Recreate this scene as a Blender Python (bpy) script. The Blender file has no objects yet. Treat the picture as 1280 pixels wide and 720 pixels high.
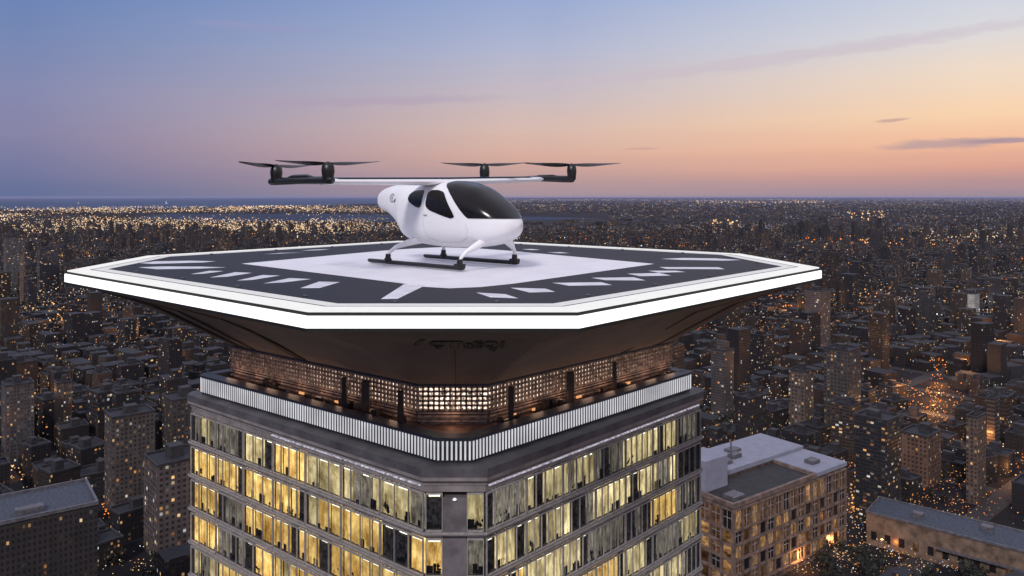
import bpy, math, random
from mathutils import Vector, Matrix, noise
random.seed(7)
C = bpy.context.scene.collection
S = 3.0            # metres per plan unit (the eye stands one unit above the landing deck)
HC = 110.0         # eye height above the city ground
F = 950.0

def W(x, y, drop): return Vector((S*x, S*y, HC - S*drop))      # plan units + drop below the eye -> world metres

# ------------------------------------------------------------------ mesh builder
class MB:
    def __init__(s): s.v=[]; s.f=[]; s.c=[]; s.m=[]; s.col=(1,1,1,1); s.mi=0
    def add(s, vs, fs):
        o=len(s.v); s.v+= [Vector(p) for p in vs]
        for f in fs: s.f.append([o+i for i in f]); s.c.append(s.col); s.m.append(s.mi)
        return s
    def box(s, o, ex, ey, ez):
        o,ex,ey,ez=map(Vector,(o,ex,ey,ez))
        if ex.cross(ey).dot(ez)<0: o=o+ez; ez=-ez
        p=[o,o+ex,o+ex+ey,o+ey]; p+= [q+ez for q in p]
        return s.add(p,[(3,2,1,0),(4,5,6,7),(0,1,5,4),(1,2,6,5),(2,3,7,6),(3,0,4,7)])
    def cbox(s, c, sx, sy, sz, ax=(1,0,0), ay=(0,1,0), az=(0,0,1)):
        c=Vector(c); ax,ay,az=Vector(ax)*sx,Vector(ay)*sy,Vector(az)*sz
        return s.box(c-ax/2-ay/2-az/2, ax, ay, az)
    def prism(s, pts, z0, z1, cap=True):
        n=len(pts); a=sum(pts[i][0]*pts[(i+1)%n][1]-pts[(i+1)%n][0]*pts[i][1] for i in range(n))
        if a<0: pts=list(reversed(pts))
        vs=[(p[0],p[1],z0) for p in pts]+[(p[0],p[1],z1) for p in pts]
        fs=[(i,(i+1)%n,n+(i+1)%n,n+i) for i in range(n)]
        if cap: fs+= [tuple(range(n-1,-1,-1)),tuple(range(n,2*n))]
        return s.add(vs,fs)
    def sheet(s, pts, z):
        n=len(pts); a=sum(pts[i][0]*pts[(i+1)%n][1]-pts[(i+1)%n][0]*pts[i][1] for i in range(n))
        if a<0: pts=list(reversed(pts))
        return s.add([(p[0],p[1],z) for p in pts],[tuple(range(n))])
    def ring(s, outer, inner, z0, z1):
        n=len(outer); a=sum(outer[i][0]*outer[(i+1)%n][1]-outer[(i+1)%n][0]*outer[i][1] for i in range(n))
        if a<0: outer=outer[::-1]; inner=inner[::-1]
        vs=[(p[0],p[1],z) for z in (z0,z1) for q in (outer,inner) for p in q]
        fs=[]
        for i in range(n):
            j=(i+1)%n
            fs+= [(i,j,2*n+j,2*n+i),(n+j,n+i,3*n+i,3*n+j),(2*n+i,2*n+j,3*n+j,3*n+i),(j,i,n+i,n+j)]
        return s.add(vs,fs)
    def tube(s, pts, rad, n=12, flat=1.0, cap=True):
        pts=[Vector(p) for p in pts]; k=len(pts)
        if not hasattr(rad,'__len__'): rad=[rad]*k
        vs=[];up=None
        for i,p in enumerate(pts):
            t=(pts[min(i+1,k-1)]-pts[max(i-1,0)]).normalized()
            if up is None: up=Vector((0,0,1)) if abs(t.z)<.9 else Vector((1,0,0))
            a=t.cross(up).normalized(); b=a.cross(t).normalized(); up=b
            vs+= [p+a*rad[i]*math.cos(2*math.pi*j/n)+b*rad[i]*flat*math.sin(2*math.pi*j/n) for j in range(n)]
        fs=[(i*n+j,i*n+(j+1)%n,(i+1)*n+(j+1)%n,(i+1)*n+j) for i in range(k-1) for j in range(n)]
        fs=[f[::-1] for f in fs]
        if cap: fs+= [tuple(range(n)),tuple(range(k*n-1,(k-1)*n-1,-1))]
        return s.add(vs,fs)
    def lathe(s, c, prof, n=20):
        c=Vector(c); vs=[c+Vector((r*math.cos(2*math.pi*j/n),r*math.sin(2*math.pi*j/n),z)) for r,z in prof for j in range(n)]
        k=len(prof)
        fs=[(i*n+j,i*n+(j+1)%n,(i+1)*n+(j+1)%n,(i+1)*n+j) for i in range(k-1) for j in range(n)]
        fs+= [tuple(range(n-1,-1,-1)),tuple(range((k-1)*n,k*n))]
        return s.add(vs,fs)
    def build(s, name, mats, parent=None, smooth=False, colattr=False, world=False):
        if not isinstance(mats,(list,tuple)): mats=[mats]
        off=Vector((0,0,0))
        if parent is not None and not world: off=wloc(parent)
        me=bpy.data.meshes.new(name); me.from_pydata([v-off for v in s.v],[],s.f); 
        for m in mats: me.materials.append(m)
        if len(mats)>1: me.polygons.foreach_set('material_index', s.m)
        if smooth: me.polygons.foreach_set('use_smooth',[True]*len(s.f))
        if colattr:
            at=me.color_attributes.new('tint','FLOAT_COLOR','CORNER'); buf=[]
            for f,c in zip(s.f,s.c): buf+= list(c)*len(f)
            at.data.foreach_set('color',buf)
        me.validate(); me.update()
        o=bpy.data.objects.new(name,me); C.objects.link(o)
        if parent is not None: o.parent=parent
        return o
def wloc(o):
    v=Vector((0,0,0))
    while o is not None: v=v+o.location; o=o.parent
    return v
def root(name,loc,label,cat,group=None):
    o=bpy.data.objects.new(name,None); C.objects.link(o); o.location=loc; o.empty_display_size=.5
    return tag(o,label,cat,group)
def tag(o,label=None,cat=None,group=None,kind=None):
    if label: o['label']=label
    if cat: o['category']=cat
    if group: o['group']=group
    if kind: o['kind']=kind
    return o
def inset(pts, d):                                       # offset a polygon inwards (d>0) for CCW
    n=len(pts); a=sum(pts[i][0]*pts[(i+1)%n][1]-pts[(i+1)%n][0]*pts[i][1] for i in range(n)); sg=1 if a>0 else -1
    out=[]
    for i in range(n):
        p0,p1,p2=[Vector(pts[(i+k)%n][:2]) for k in (-1,0,1)]
        e1=(p1-p0).normalized(); e2=(p2-p1).normalized()
        n1=Vector((-e1.y,e1.x))*sg; n2=Vector((-e2.y,e2.x))*sg
        b=(n1+n2); b=b/ (b.length_squared/2) if b.length>1e-6 else n1
        out.append(tuple(p1+b*d))
    return out
def smooth_by_angle(o, ang=40):
    me=o.data
    me.polygons.foreach_set('use_smooth',[True]*len(me.polygons))
    me.set_sharp_from_angle(angle=math.radians(ang))

# ------------------------------------------------------------------ materials
def nt(name):
    m=bpy.data.materials.new(name); m.use_nodes=True; t=m.node_tree; t.nodes.clear()
    out=t.nodes.new('ShaderNodeOutputMaterial'); return m,t,out
def N(t,typ,**k):
    n=t.nodes.new('ShaderNode'+typ)
    for a,b in k.items():
        if a=='ins':
            for i,v in b.items(): n.inputs[i].default_value=v
        else: setattr(n,a,b)
    return n
def M_(t,op,a,b=None,c=None,clamp=False):
    n=N(t,'Math',operation=op); n.use_clamp=clamp
    for i,x in enumerate((a,b,c)):
        if x is None: continue
        if isinstance(x,(int,float)): n.inputs[i].default_value=x
        else: t.links.new(x,n.inputs[i])
    return n.outputs[0]
def MIX(t,f,a,b):
    n=N(t,'Mix',data_type='RGBA')
    for i,x in ((0,f),(6,a),(7,b)):
        if isinstance(x,(int,float)): n.inputs[i].default_value=x
        elif isinstance(x,tuple): n.inputs[i].default_value=(*x[:3],1)
        else: t.links.new(x,n.inputs[i])
    return n.outputs[2]
def surf(name,col,rough=.5,metal=0,var=.15,scale=6,bump=0,spec=.5,col2=None,coat=0,rvar=0.1):
    m,t,out=nt(name); L=t.links
    tc=N(t,'TexCoord'); nz=N(t,'TexNoise',ins={'Scale':scale,'Detail':6,'Roughness':.6}); L.new(tc.outputs['Object'],nz.inputs['Vector'])
    c2=col2 or tuple(c*(1-var*2) for c in col)
    mr=N(t,'MapRange',ins={1:.35,2:.65}); L.new(nz.outputs[0],mr.inputs[0])
    b=N(t,'BsdfPrincipled',ins={'Metallic':metal,'Specular IOR Level':spec,'Coat Weight':coat})
    L.new(MIX(t,mr.outputs[0],c2,tuple(min(1,c*(1+var*.4)) for c in col)),b.inputs['Base Color'])
    L.new(M_(t,'MULTIPLY_ADD',nz.outputs[0],rvar*2,rough-rvar),b.inputs['Roughness'])
    if bump:
        bp=N(t,'Bump',ins={'Strength':bump,'Distance':.02}); L.new(nz.outputs[0],bp.inputs['Height']); L.new(bp.outputs[0],b.inputs['Normal'])
    L.new(b.outputs[0],out.inputs[0]); return m
def emit(name,col,st,sample=True,var=0.0,scale=3):
    m,t,out=nt(name); L=t.links; e=N(t,'Emission',ins={'Strength':st,'Color':(*col,1)})
    if var:
        tc=N(t,'TexCoord'); nz=N(t,'TexNoise',ins={'Scale':scale,'Detail':4}); L.new(tc.outputs['Object'],nz.inputs['Vector'])
        mr=N(t,'MapRange',ins={1:.3,2:.7,3:st*(1-var),4:st*(1+var)}); L.new(nz.outputs[0],mr.inputs[0]); L.new(mr.outputs[0],e.inputs['Strength'])
    L.new(e.outputs[0],out.inputs[0])
    if not sample: m.cycles.emission_sampling='NONE'
    return m
m_white=surf('white_paint',(.86,.85,.87),.32,var=.008,scale=1.2,rvar=.02)
m_glass=surf('tinted_canopy',(.010,.008,.008),.16,var=.1,spec=.32,rvar=.0)
m_black=surf('carbon_black',(.014,.013,.014),.35,var=.3,scale=8)
m_blade=surf('rotor_blade',(.018,.016,.018),.4,var=.2)
m_grey=surf('emblem_grey',(.36,.36,.37),.5,var=.1)
m_dkgrey=surf('emblem_dark',(.07,.07,.075),.5,var=.1)
m_skytop=surf('wing_top_stripe',(.05,.07,.14),.35,var=.1)
m_deck=surf('deck_surface',(.016,.015,.024),.6,var=.25,scale=.6,bump=.15,spec=.3)
m_mark=surf('deck_marking_paint',(.74,.73,.78),.55,var=.10,scale=1.5)
m_pad=surf('landing_pad_paint',(.82,.80,.84),.5,var=.035,scale=.8)
m_border=emit('border_light_strip',(1,.985,1),.92,var=.04)
m_border2=emit('border_inner_strip',(.93,.92,.97),.78,var=.05)
m_line=surf('border_dark_line',(.07,.07,.09),.6)
m_gap=surf('rim_black',(.006,.006,.006),.6)
m_fascia=emit('fascia_light',(1,.99,.985),1.6)
m_funnel=surf('funnel_bronze',(.36,.295,.26),.7,metal=0,var=.15,scale=.35,col2=(.28,.23,.20),spec=.2)
m_funneld=surf('funnel_gap_shade',(.012,.009,.008),.6)  # dark colour paints the shade of the funnel's shadow gaps
m_letter=surf('lettering_black',(.004,.004,.004),.6)
m_terr=surf('terrace_tile',(.34,.19,.14),.6,var=.3,scale=2,bump=.3)
m_navy=surf('coping_metal',(.055,.06,.085),.45,var=.15,scale=2)
m_soff=surf('soffit_dark',(.02,.02,.025),.6)
m_slab=surf('pale_cladding',(.27,.235,.235),.5,var=.2,scale=1.2,bump=.1)
m_slabd=surf('cladding_grey',(.12,.11,.125),.5,var=.25,scale=1.0,bump=.1)
m_frame=surf('window_frame_metal',(.36,.33,.32),.45,metal=.0,var=.15,scale=5)
m_stone=surf('corner_stone',(.17,.15,.16),.6,var=.2,scale=1.5,bump=.2)
m_brown=surf('terrace_wall_wood',(.36,.25,.20),.5,var=.35,scale=5,bump=.2)
m_post=surf('post_dark',(.03,.022,.02),.5)
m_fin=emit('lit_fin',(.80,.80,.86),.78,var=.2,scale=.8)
m_lamp_warm=emit('terrace_glow',(1,.45,.18),.9)
m_sill=emit('eave_glow',(.85,.8,.95),.5,var=.8,scale=9)
m_furn=surf('furniture_dark',(.03,.022,.02),.7,var=.5,scale=9)
m_room=surf('room_wall',(.25,.2,.15),.8)
m_roomd=surf('room_dark',(.035,.035,.04),.8)

def pane_mat():
    m,t,out=nt('window_glass'); L=t.links
    tr=N(t,'BsdfTransparent',ins={0:(.85,.87,.9,1)}); gl=N(t,'BsdfGlossy',ins={'Roughness':.03,'Color':(.75,.8,.9,1)})
    tc=N(t,'TexCoord'); nz=N(t,'TexNoise',ins={'Scale':.9,'Detail':2}); L.new(tc.outputs['Object'],nz.inputs['Vector'])
    bp=N(t,'Bump',ins={'Strength':.08,'Distance':.05}); L.new(nz.outputs[0],bp.inputs['Height']); L.new(bp.outputs[0],gl.inputs['Normal'])
    fr=N(t,'Fresnel',ins={'IOR':1.5}); f=M_(t,'MULTIPLY_ADD',fr.outputs[0],.9,.05)
    mx=N(t,'MixShader'); L.new(f,mx.inputs[0]); L.new(tr.outputs[0],mx.inputs[1]); L.new(gl.outputs[0],mx.inputs[2]); L.new(mx.outputs[0],out.inputs[0]); return m
m_pane=pane_mat()
def curtain_mat(name,ca,cb,lo,hi,fold=14,down=0):
    m,t,out=nt(name); L=t.links; g=N(t,'NewGeometry'); sp=N(t,'SeparateXYZ'); L.new(g.outputs['Position'],sp.inputs[0])
    oi=N(t,'ObjectInfo')
    u=M_(t,'ADD',sp.outputs[0],M_(t,'MULTIPLY',sp.outputs[1],.6))
    cb_=N(t,'CombineXYZ'); L.new(M_(t,'MULTIPLY',u,1.0),cb_.inputs[0]); L.new(M_(t,'MULTIPLY',sp.outputs[2],.22),cb_.inputs[2]); L.new(M_(t,'MULTIPLY',oi.outputs['Random'],37.),cb_.inputs[1])
    nz=N(t,'TexNoise',ins={'Scale':fold*.35,'Detail':4,'Roughness':.75}); L.new(cb_.outputs[0],nz.inputs['Vector'])
    mr=N(t,'MapRange',ins={1:.32,2:.68,3:0,4:1}); L.new(nz.outputs[0],mr.inputs[0])
    n2=N(t,'TexNoise',ins={'Scale':.9,'Detail':2}); L.new(g.outputs['Position'],n2.inputs['Vector'])
    e=N(t,'Emission'); L.new(MIX(t,mr.outputs[0],ca,cb),e.inputs[0])
    st=M_(t,'MULTIPLY_ADD',mr.outputs[0],hi-lo,lo); m2=N(t,'MapRange',ins={1:.3,2:.7,3:.6,4:1.25}); L.new(n2.outputs[0],m2.inputs[0])
    st=M_(t,'MULTIPLY',st,m2.outputs[0]); st=M_(t,'MULTIPLY',st,M_(t,'MULTIPLY_ADD',oi.outputs['Random'],.6,.65))
    L.new(st,e.inputs[1]); L.new(e.outputs[0],out.inputs[0]); m.cycles.emission_sampling='NONE'; return m
m_cy=curtain_mat('lit_curtain_amber',(.80,.38,.06),(1,.73,.25),.6,1.9)
m_cp=curtain_mat('lit_curtain_pale',(.62,.45,.18),(1,.83,.44),.42,1.35)
m_cg=curtain_mat('lit_curtain_grey',(.24,.20,.15),(.66,.58,.44),.2,.7,fold=22)
m_cd=surf('unlit_curtain',(.20,.18,.165),.8,var=.5,scale=6)
m_ceil=emit('room_ceiling_lit',(1,.93,.72),2.2,sample=False,var=.3)

# ------------------------------------------------------------------ plan of the landing deck (units)
def G(px,py,drop):                      # plan point (units) of a spot measured on a level surface
    d=drop*F/(py-246.0); return ((px-640.0)/F*d, d)
deck_px=[(385,388),(722,388),(1024,334),(926,317),(637,302),(497,301),(184,319.5),(84,338)]
DK=[G(x,y,1.0) for x,y in deck_px]
NECK=[(-1.17,9.52),(-.31,9.52),(2.55,12.29),(2.55,12.44),(-.6,14.98),(-1.0,14.98),(-4.42,12.2),(-4.42,12.01)]
U=lambda pts:[(S*p[0],S*p[1]) for p in pts]
zd=HC-S*1.0
base=W(-.93,11.9,2.35)
heli=root('helipad',base,'octagonal rooftop landing pad with white glowing rim on a dark inverted funnel','helipad')
b=MB(); b.prism(U(inset(DK,.03)),zd-.30,zd-.012); b.build('deck',m_deck,heli)
# luminous border: outer strip, thin dark line, inner strip
b=MB(); b.ring(U(DK),U(inset(DK,.24)),zd-.05,zd); o=b.build('border_strip',m_border,heli)
b=MB(); b.ring(U(inset(DK,.24)),U(inset(DK,.275)),zd-.03,zd-.004); b.build('border_line',m_line,heli)
b=MB()
i1=inset(DK,.275); i2=inset(DK,.44)
b.ring(U(i1),U(i2),zd-.03,zd-.002); b.build('border_strip',m_border2,heli)
b=MB(); b.prism(U(inset(DK,-.005)),zd-.155,zd-.052); b.build('rim_gap',m_gap,heli)
FS=inset(DK,-.03)
b=MB(); b.ring(U(FS),U(inset(DK,.05)),zd-.115-S*.115,zd-.14); b.build('edge_light',m_fascia,heli)
b=MB(); b.ring(U(inset(DK,-.03)),U(inset(DK,.08)),zd-.115-S*.115-.09,zd-.117-S*.115); b.build('rim_gap',m_gap,heli)
# funnel: faceted, edges bevelled by an intermediate ring
zt=zd-.12-S*.115-.09; zb=HC-S*2.35
TOP=inset(DK,.06)
b=MB(); n=8; vs=[(S*p[0],S*p[1],zt) for p in TOP]
mid=[((TOP[i][0]*.62+NECK[i][0]*.38),(TOP[i][1]*.62+NECK[i][1]*.38)) for i in range(8)]
vs+= [(S*p[0],S*p[1],zt*.70+zb*.30) for p in mid]; vs+= [(S*p[0],S*p[1],zb) for p in NECK]
fs=[]
for k in (0,1):
    for i in range(n):
        j=(i+1)%n; a,bb,c,d=k*n+i,k*n+j,(k+1)*n+j,(k+1)*n+i
        fs+= [(a,d,c),(a,c,bb)] if i%2 else [(a,d,bb),(d,c,bb)]
fs.append(tuple(range(0,n))); fs.append(tuple(range(3*n-1,2*n-1,-1)))
b.add(vs,fs); b.build('funnel',m_funnel,heli)
def strip_on(face,pts,th=.04,wd=(.05,.3)): pass
def funnel_pt(i,u,v,lift=.0):
    """point on facet i (edge i->i+1); u along the rim, v down the slope 0..1"""
    j=(i+1)%n
    k=0 if v<.5 else 1; w=v*2-k
    a=Vector(vs[k*n+i]).lerp(Vector(vs[k*n+j]),u); c=Vector(vs[(k+1)*n+i]).lerp(Vector(vs[(k+1)*n+j]),u)
    p=a.lerp(c,w); nrm=(Vector(vs[k*n+j])-Vector(vs[k*n+i])).cross(c-a).normalized()
    if nrm.z>0: nrm=-nrm
    return p+nrm*lift
def gap_shade_strip(i,line,w0,w1,name='gap_shade_strip'):  # raised dark strip; its colour stands in for shade inside the gaps
    g=MB(); N_=14; P=[]
    for q in range(N_+1):
        t=q/N_; k=min(int(t*(len(line)-1)),len(line)-2); f=t*(len(line)-1)-k
        u=line[k][0]*(1-f)+line[k+1][0]*f; v=line[k][1]*(1-f)+line[k+1][1]*f; w=w0*(1-t)+w1*t
        P.append((funnel_pt(i,u,v,.03),funnel_pt(i,u+w,v,.03)))
    vv=[x for pr in P for x in pr]; ff=[(2*q,2*q+1,2*q+3,2*q+2) for q in range(N_)]
    inn=[x+(Vector(base)+Vector((0,0,2))-x).normalized()*.06 for x in vv]; m=len(vv)
    ff2=[tuple(m+i for i in f[::-1]) for f in ff]
    side=[(2*q,2*q+2,m+2*q+2,m+2*q) for q in range(N_)]+[(2*q+3,2*q+1,m+2*q+1,m+2*q+3) for q in range(N_)]
    g.add(vv+inn,ff+ff2+side+[(1,0,m,m+1)]); g.build(name,m_funneld,heli)
gap_shade_strip(7,[(.06,.12),(.09,.40),(.05,.98)],.015,.05)
gap_shade_strip(7,[(.16,.12),(.22,.50),(.14,.98)],.008,.03)
gap_shade_strip(7,[(.40,.25),(.47,.60),(.42,.98)],.008,.05)
gap_shade_strip(1,[(.93,.12),(.88,.45),(.92,.98)],.015,-.05)
gap_shade_strip(1,[(.72,.18),(.66,.50),(.70,.98)],.008,-.04)
gap_shade_strip(0,[(.54,.45),(.54,.98)],.006,.006,'panel_seam')
# white painted square, corner to the viewer cut round
sq_px=[(302,329.3),(500,353.5),(527,358),(562,360),(600,358.5),(640,354.5),(818,329.6),(640,313.5),(600,310.5),(552,308.8),(515,310.5),(480,313)]
sq=[G(x,y,1.0) for x,y in sq_px]
b=MB(); b.sheet(U(sq),zd-.008); 
b.build('landing_square',m_pad,heli)
bars=[[(375,360),(400,359.6),(425,352.3),(399,351.6)],[(329,354),(354,352.8),(389,348.6),(362,347.3)],
 [(296,350.5),(316,349.6),(350,344.2),(328,343.5)],[(262,346.6),(283,345.8),(315,340.8),(294,339.9)],
 [(238,342.4),(254,342),(280,338.6),(262,338.2)],[(476,373.5),(497,373.2),(532,356.2),(505,355)],
 [(173,334),(196,336.3),(250,335.6),(283,334),(250,333),(200,332.8)],[(174,328.6),(190,329.7),(255,327.8),(270,326.4),(240,325.6),(195,326.3)],
 [(595,365.3),(613,371.4),(648,372.6),(632,367.4)],[(637.5,359.3),(662,365.3),(694,364.5),(682,360.5)],[(690,353.2),(712,357),(765,356),(752,352.5)],
 [(739,347),(757,350),(807,350.3),(792,346.3)],[(784,341.8),(800,345),(839,344.2),(824,341)],[(810,338.1),(823,340.6),(857,339.8),(845,338.1)],
 [(824.5,333.6),(833,335.9),(906,336.3),(898,333.8)],[(826,323.4),(850,324.6),(905,325.6),(927,324.8),(895,322.8),(855,322.2)],
 [(683,315.2),(700,316.4),(712,316.2),(700,314.9)],[(652,311.3),(664,312.4),(676,312.1),(664,311.0)],
 [(375,313.3),(398,312.6),(413,311.2),(392,311.8)],[(330,317.8),(352,316.6),(380,315.4),(350,316.0)]]
for q in bars:
    b=MB(); b.sheet(U([G(x,y,1.0) for x,y in q]),zd-.007); b.build('deck_marking',m_mark,heli)
# small things on the deck: flush lights round the edge
b=MB()
for i in range(8):
    p,q=Vector(inset(DK,.55)[i]),Vector(inset(DK,.55)[(i+1)%8]); k=4 if (p-q).length>3 else 2
    for t in range(k):
        c=p.lerp(q,(t+.5)/k); b.lathe((c.x*S,c.y*S,zd-.01),[(.09,0),(.09,.03),(.05,.05)],10)
b.build('deck_light',m_line,heli)
# dark lettering on the front facet of the funnel
def letters():
    fcu=bpy.data.curves.new('lettering','FONT'); fcu.body='CTRaEQ1'; fcu.extrude=.012; fcu.size=.42; fcu.space_character=1.0; fcu.offset=.018
    o=bpy.data.objects.new('tmp',fcu); C.objects.link(o); bpy.context.view_layer.update()
    me=bpy.data.meshes.new_from_object(o.evaluated_get(bpy.context.evaluated_depsgraph_get())); C.objects.unlink(o)
    xs=[v.co.x for v in me.vertices]; x0,x1=min(xs),max(xs)
    for v in me.vertices:
        t=(v.co.x-x0)/(x1-x0); h_=v.co.y/.42
        # ground facet 0: u across 0..1 ; v down
        p=funnel_pt(0,.5,.50-.27*h_,.03+v.co.z); p.x+=.60+(t-.5)*2.25; p.y+=(t-.5)*.06+.02
        v.co=p-Vector(base)
    me.materials.append(m_letter)
    o=bpy.data.objects.new('lettering',me); C.objects.link(o); o.parent=heli
letters()
b=MB(); P=[funnel_pt(0,u,v,.03) for u,v in ((.315,.44),(.335,.46),(.405,.27),(.375,.26))]; b.add(P+[p+Vector((0,.02,.03)) for p in P],[(0,1,2,3),(7,6,5,4),(0,4,5,1),(1,5,6,2),(2,6,7,3),(3,7,4,0)]); b.build('lettering',m_letter,heli)

# ------------------------------------------------------------------ tower
PAR=[(-.872,8.72),(-.459,8.72),(2.83,12.0),(2.83,12.12),(-1.20,15.17),(-1.5,15.17),(-4.84,11.93),(-4.84,11.80)]
BOD=[(-.995,8.6),(-.299,8.6),(2.97,12.0),(2.97,12.14),(-1.2,15.4),(-1.5,15.4),(-4.98,11.93),(-4.98,11.80)]
GLS=[(-1.18,9.5),(-.30,9.5),(2.58,12.3),(2.58,12.45),(-.6,15.0),(-1.0,15.0),(-4.45,12.2),(-4.45,12.0)]
PAR[5]=(-1.4,15.2); 
tw=root('office_tower',W(-1,11.9,0)-Vector((0,0,HC)),'tall office tower with amber lit windows and white finned parapet under the landing pad','office tower')
tower_base=tw
ZR=lambda drop: HC-S*drop
b=MB(); b.prism(U(inset(BOD,.40)),ZR(6.6),ZR(3.08)); b.build('core_wall',m_roomd,tw)
b=MB()
for z_ in (3.215,3.245): b.ring(U(inset(BOD,-.012)),U(inset(BOD,.05)),ZR(z_+.008),ZR(z_))
b.build('frieze_trim',m_frame,tw)
# roof slab with projecting ledge
b=MB(); b.prism(U(inset(BOD,-.055)),ZR(3.155),ZR(3.06)); b.build('cornice',m_slabd,tw)
b=MB(); b.prism(U(inset(BOD,-.05)),ZR(3.20),ZR(3.156)); b.prism(U(inset(BOD,.005)),ZR(3.34),ZR(3.201)); b.build('frieze',m_slab,tw)
b=MB(); b.prism(U(inset(PAR,.02)),ZR(3.06),ZR(2.87)); b.build('parapet_wall',m_soff,tw)
b=MB(); b.ring(U(inset(PAR,-.01)),U(inset(PAR,.17)),ZR(2.795),ZR(2.765)); b.build('coping',m_navy,tw)
b=MB(); b.sheet(U(inset(PAR,.17)),ZR(2.86)); b.prism(U(inset(PAR,.165)),ZR(2.9),ZR(2.861)); b.build('terrace_floor',m_terr,tw)
b=MB(); b.ring(U(inset(PAR,.018)),U(inset(PAR,.17)),ZR(2.869),ZR(2.797)); b.build('parapet_wall',m_navy,tw)
def along(p,q,step):
    p,q=Vector(p),Vector(q); L=(q-p).length; k=max(1,round(L/step)); return [(p.lerp(q,(i+.5)/k),(q-p).normalized(),L/k) for i in range(k)]
def outn(d): return Vector((d.y,-d.x))
for i in range(8):
    p,q=PAR[i],PAR[(i+1)%8]
    b=MB()
    for c,d,st in along(p,q,.052):
        o=outn(d)
        b.cbox((S*(c.x+o.x*.0),S*(c.y+o.y*.0),ZR(2.915)),S*st*.42,S*.006,S*.215,(d.x,d.y,0),(o.x,o.y,0))
    b.build('parapet_fins',m_fin,tw)
# eave strips: left the lamp row; right a pale ledge with added glow
for i,t0,t1 in ((7,.42,.99),(1,.01,.99)):
    P_,Q_=Vector(BOD[i]),Vector(BOD[(i+1)%8]); d=(Q_-P_).normalized(); o=outn(d); A_=P_.lerp(Q_,t0); B_=P_.lerp(Q_,t1); c=(A_+B_)/2
    b=MB(); b.cbox((S*(c.x+o.x*.006),S*(c.y+o.y*.006),ZR(3.275)),S*(B_-A_).length,S*.02,S*.016,(d.x,d.y,0),(o.x,o.y,0)); b.build('eave_glow_strip',m_sill,tw)
# glazed roof storey
b=MB(); b.prism(U(inset(GLS,.06)),ZR(2.86),ZR(2.36)); b.build('penthouse_wall',m_brown,tw)
b=MB(); b.prism(U(inset(GLS,-.012)),ZR(2.365),ZR(2.345)); b.build('penthouse_roof',m_navy,tw)
def cellmat():
    m,t,out=nt('lattice_glow'); L=t.links; g=N(t,'NewGeometry'); nz=N(t,'TexNoise',ins={'Scale':1.3,'Detail':4,'Roughness':.7}); L.new(g.outputs['Position'],nz.inputs['Vector'])
    wn=N(t,'TexNoise',ins={'Scale':9,'Detail':1}); L.new(g.outputs['Position'],wn.inputs['Vector'])
    mr=N(t,'MapRange',ins={1:.34,2:.62,3:.6,4:2.6}); L.new(nz.outputs[0],mr.inputs[0]); m2=N(t,'MapRange',ins={1:.35,2:.65,3:.02,4:1.25}); L.new(wn.outputs[0],m2.inputs[0])
    e=N(t,'Emission'); L.new(MIX(t,nz.outputs[0],(1,.66,.42),(1,.90,.80)),e.inputs[0]); L.new(M_(t,'MULTIPLY',mr.outputs[0],m2.outputs[0]),e.inputs[1]); L.new(e.outputs[0],out.inputs[0]); m.cycles.emission_sampling='NONE'; return m
m_cell=cellmat()
for i in range(8):
    p,q=GLS[i],GLS[(i+1)%8]; Ls=(Vector(p)-Vector(q)).length
    if Ls<.3: continue
    b=MB(); bars_=MB()
    for c,d,st in along(p,q,.066):
        o=outn(d)
        bars_.cbox((S*(c.x+d.x*st/2),S*(c.y+d.y*st/2),ZR(2.52)),S*.024,S*.03,S*.31,(d.x,d.y,0),(o.x,o.y,0))
    P,Q=Vector(p),Vector(q); d=(Q-P).normalized(); o=outn(d); c=(P+Q)/2
    b.cbox((S*(c.x-o.x*.03),S*(c.y-o.y*.03),ZR(2.53)),S*Ls*.98,S*.02,S*.29,(d.x,d.y,0),(o.x,o.y,0))
    for z in (2.375,2.434,2.492,2.55,2.608,2.666,2.70,2.74,2.80): bars_.cbox((S*(c.x-o.x*.015),S*(c.y-o.y*.015),ZR(z)),S*Ls*.99,S*.06,S*.022,(d.x,d.y,0),(o.x,o.y,0))
    lt=bars_.build('window_lattice',m_brown,tw); b.build('lit_panes',m_cell,lt)
# terrace clutter: posts, planters and low warm lamps
rnd=random.Random(3)
for (w,t,dr,hw) in ((7,.22,.0,.05),(7,.32,.05,.03),(7,.06,.1,.035),(1,.10,.05,.035),(1,.38,.02,.05),(1,.62,.05,.03)):
    P,Q=Vector(GLS[w]),Vector(GLS[(w+1)%8]); 
    if w==7: P,Q=Q,P
    c=P.lerp(Q,t); d=(Q-P).normalized(); o=Vector((0,-1))
    b=MB(); b.box((S*(c.x-hw),S*(c.y-.16-dr-hw),ZR(2.86)+.003),(S*hw*2,0,0),(0,S*hw*2,0),(0,0,S*.46)); b.box((S*(c.x-hw*1.5),S*(c.y-.16-dr-hw*1.5),ZR(2.86)+.002),(S*hw*3,0,0),(0,S*hw*3,0),(0,0,.08)); b.build('terrace_post',m_post,tw)
b=MB()
for w in (7,1):
    for k in range(16):
        P,Q=Vector(GLS[w]),Vector(GLS[(w+1)%8]); c=P.lerp(Q,rnd.random()); d=(Q-P).normalized(); o=outn(d); c=c+o*(.06+.12*rnd.random())
        h=.05+.10*rnd.random(); b=MB(); b.cbox((S*c.x,S*c.y,ZR(2.86)+S*h/2+.003),S*(.05+.08*rnd.random()),S*.05,S*h,(d.x,d.y,0),(o.x,o.y,0)); b.build('terrace_furniture',m_post,tw)
b=MB()
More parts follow.
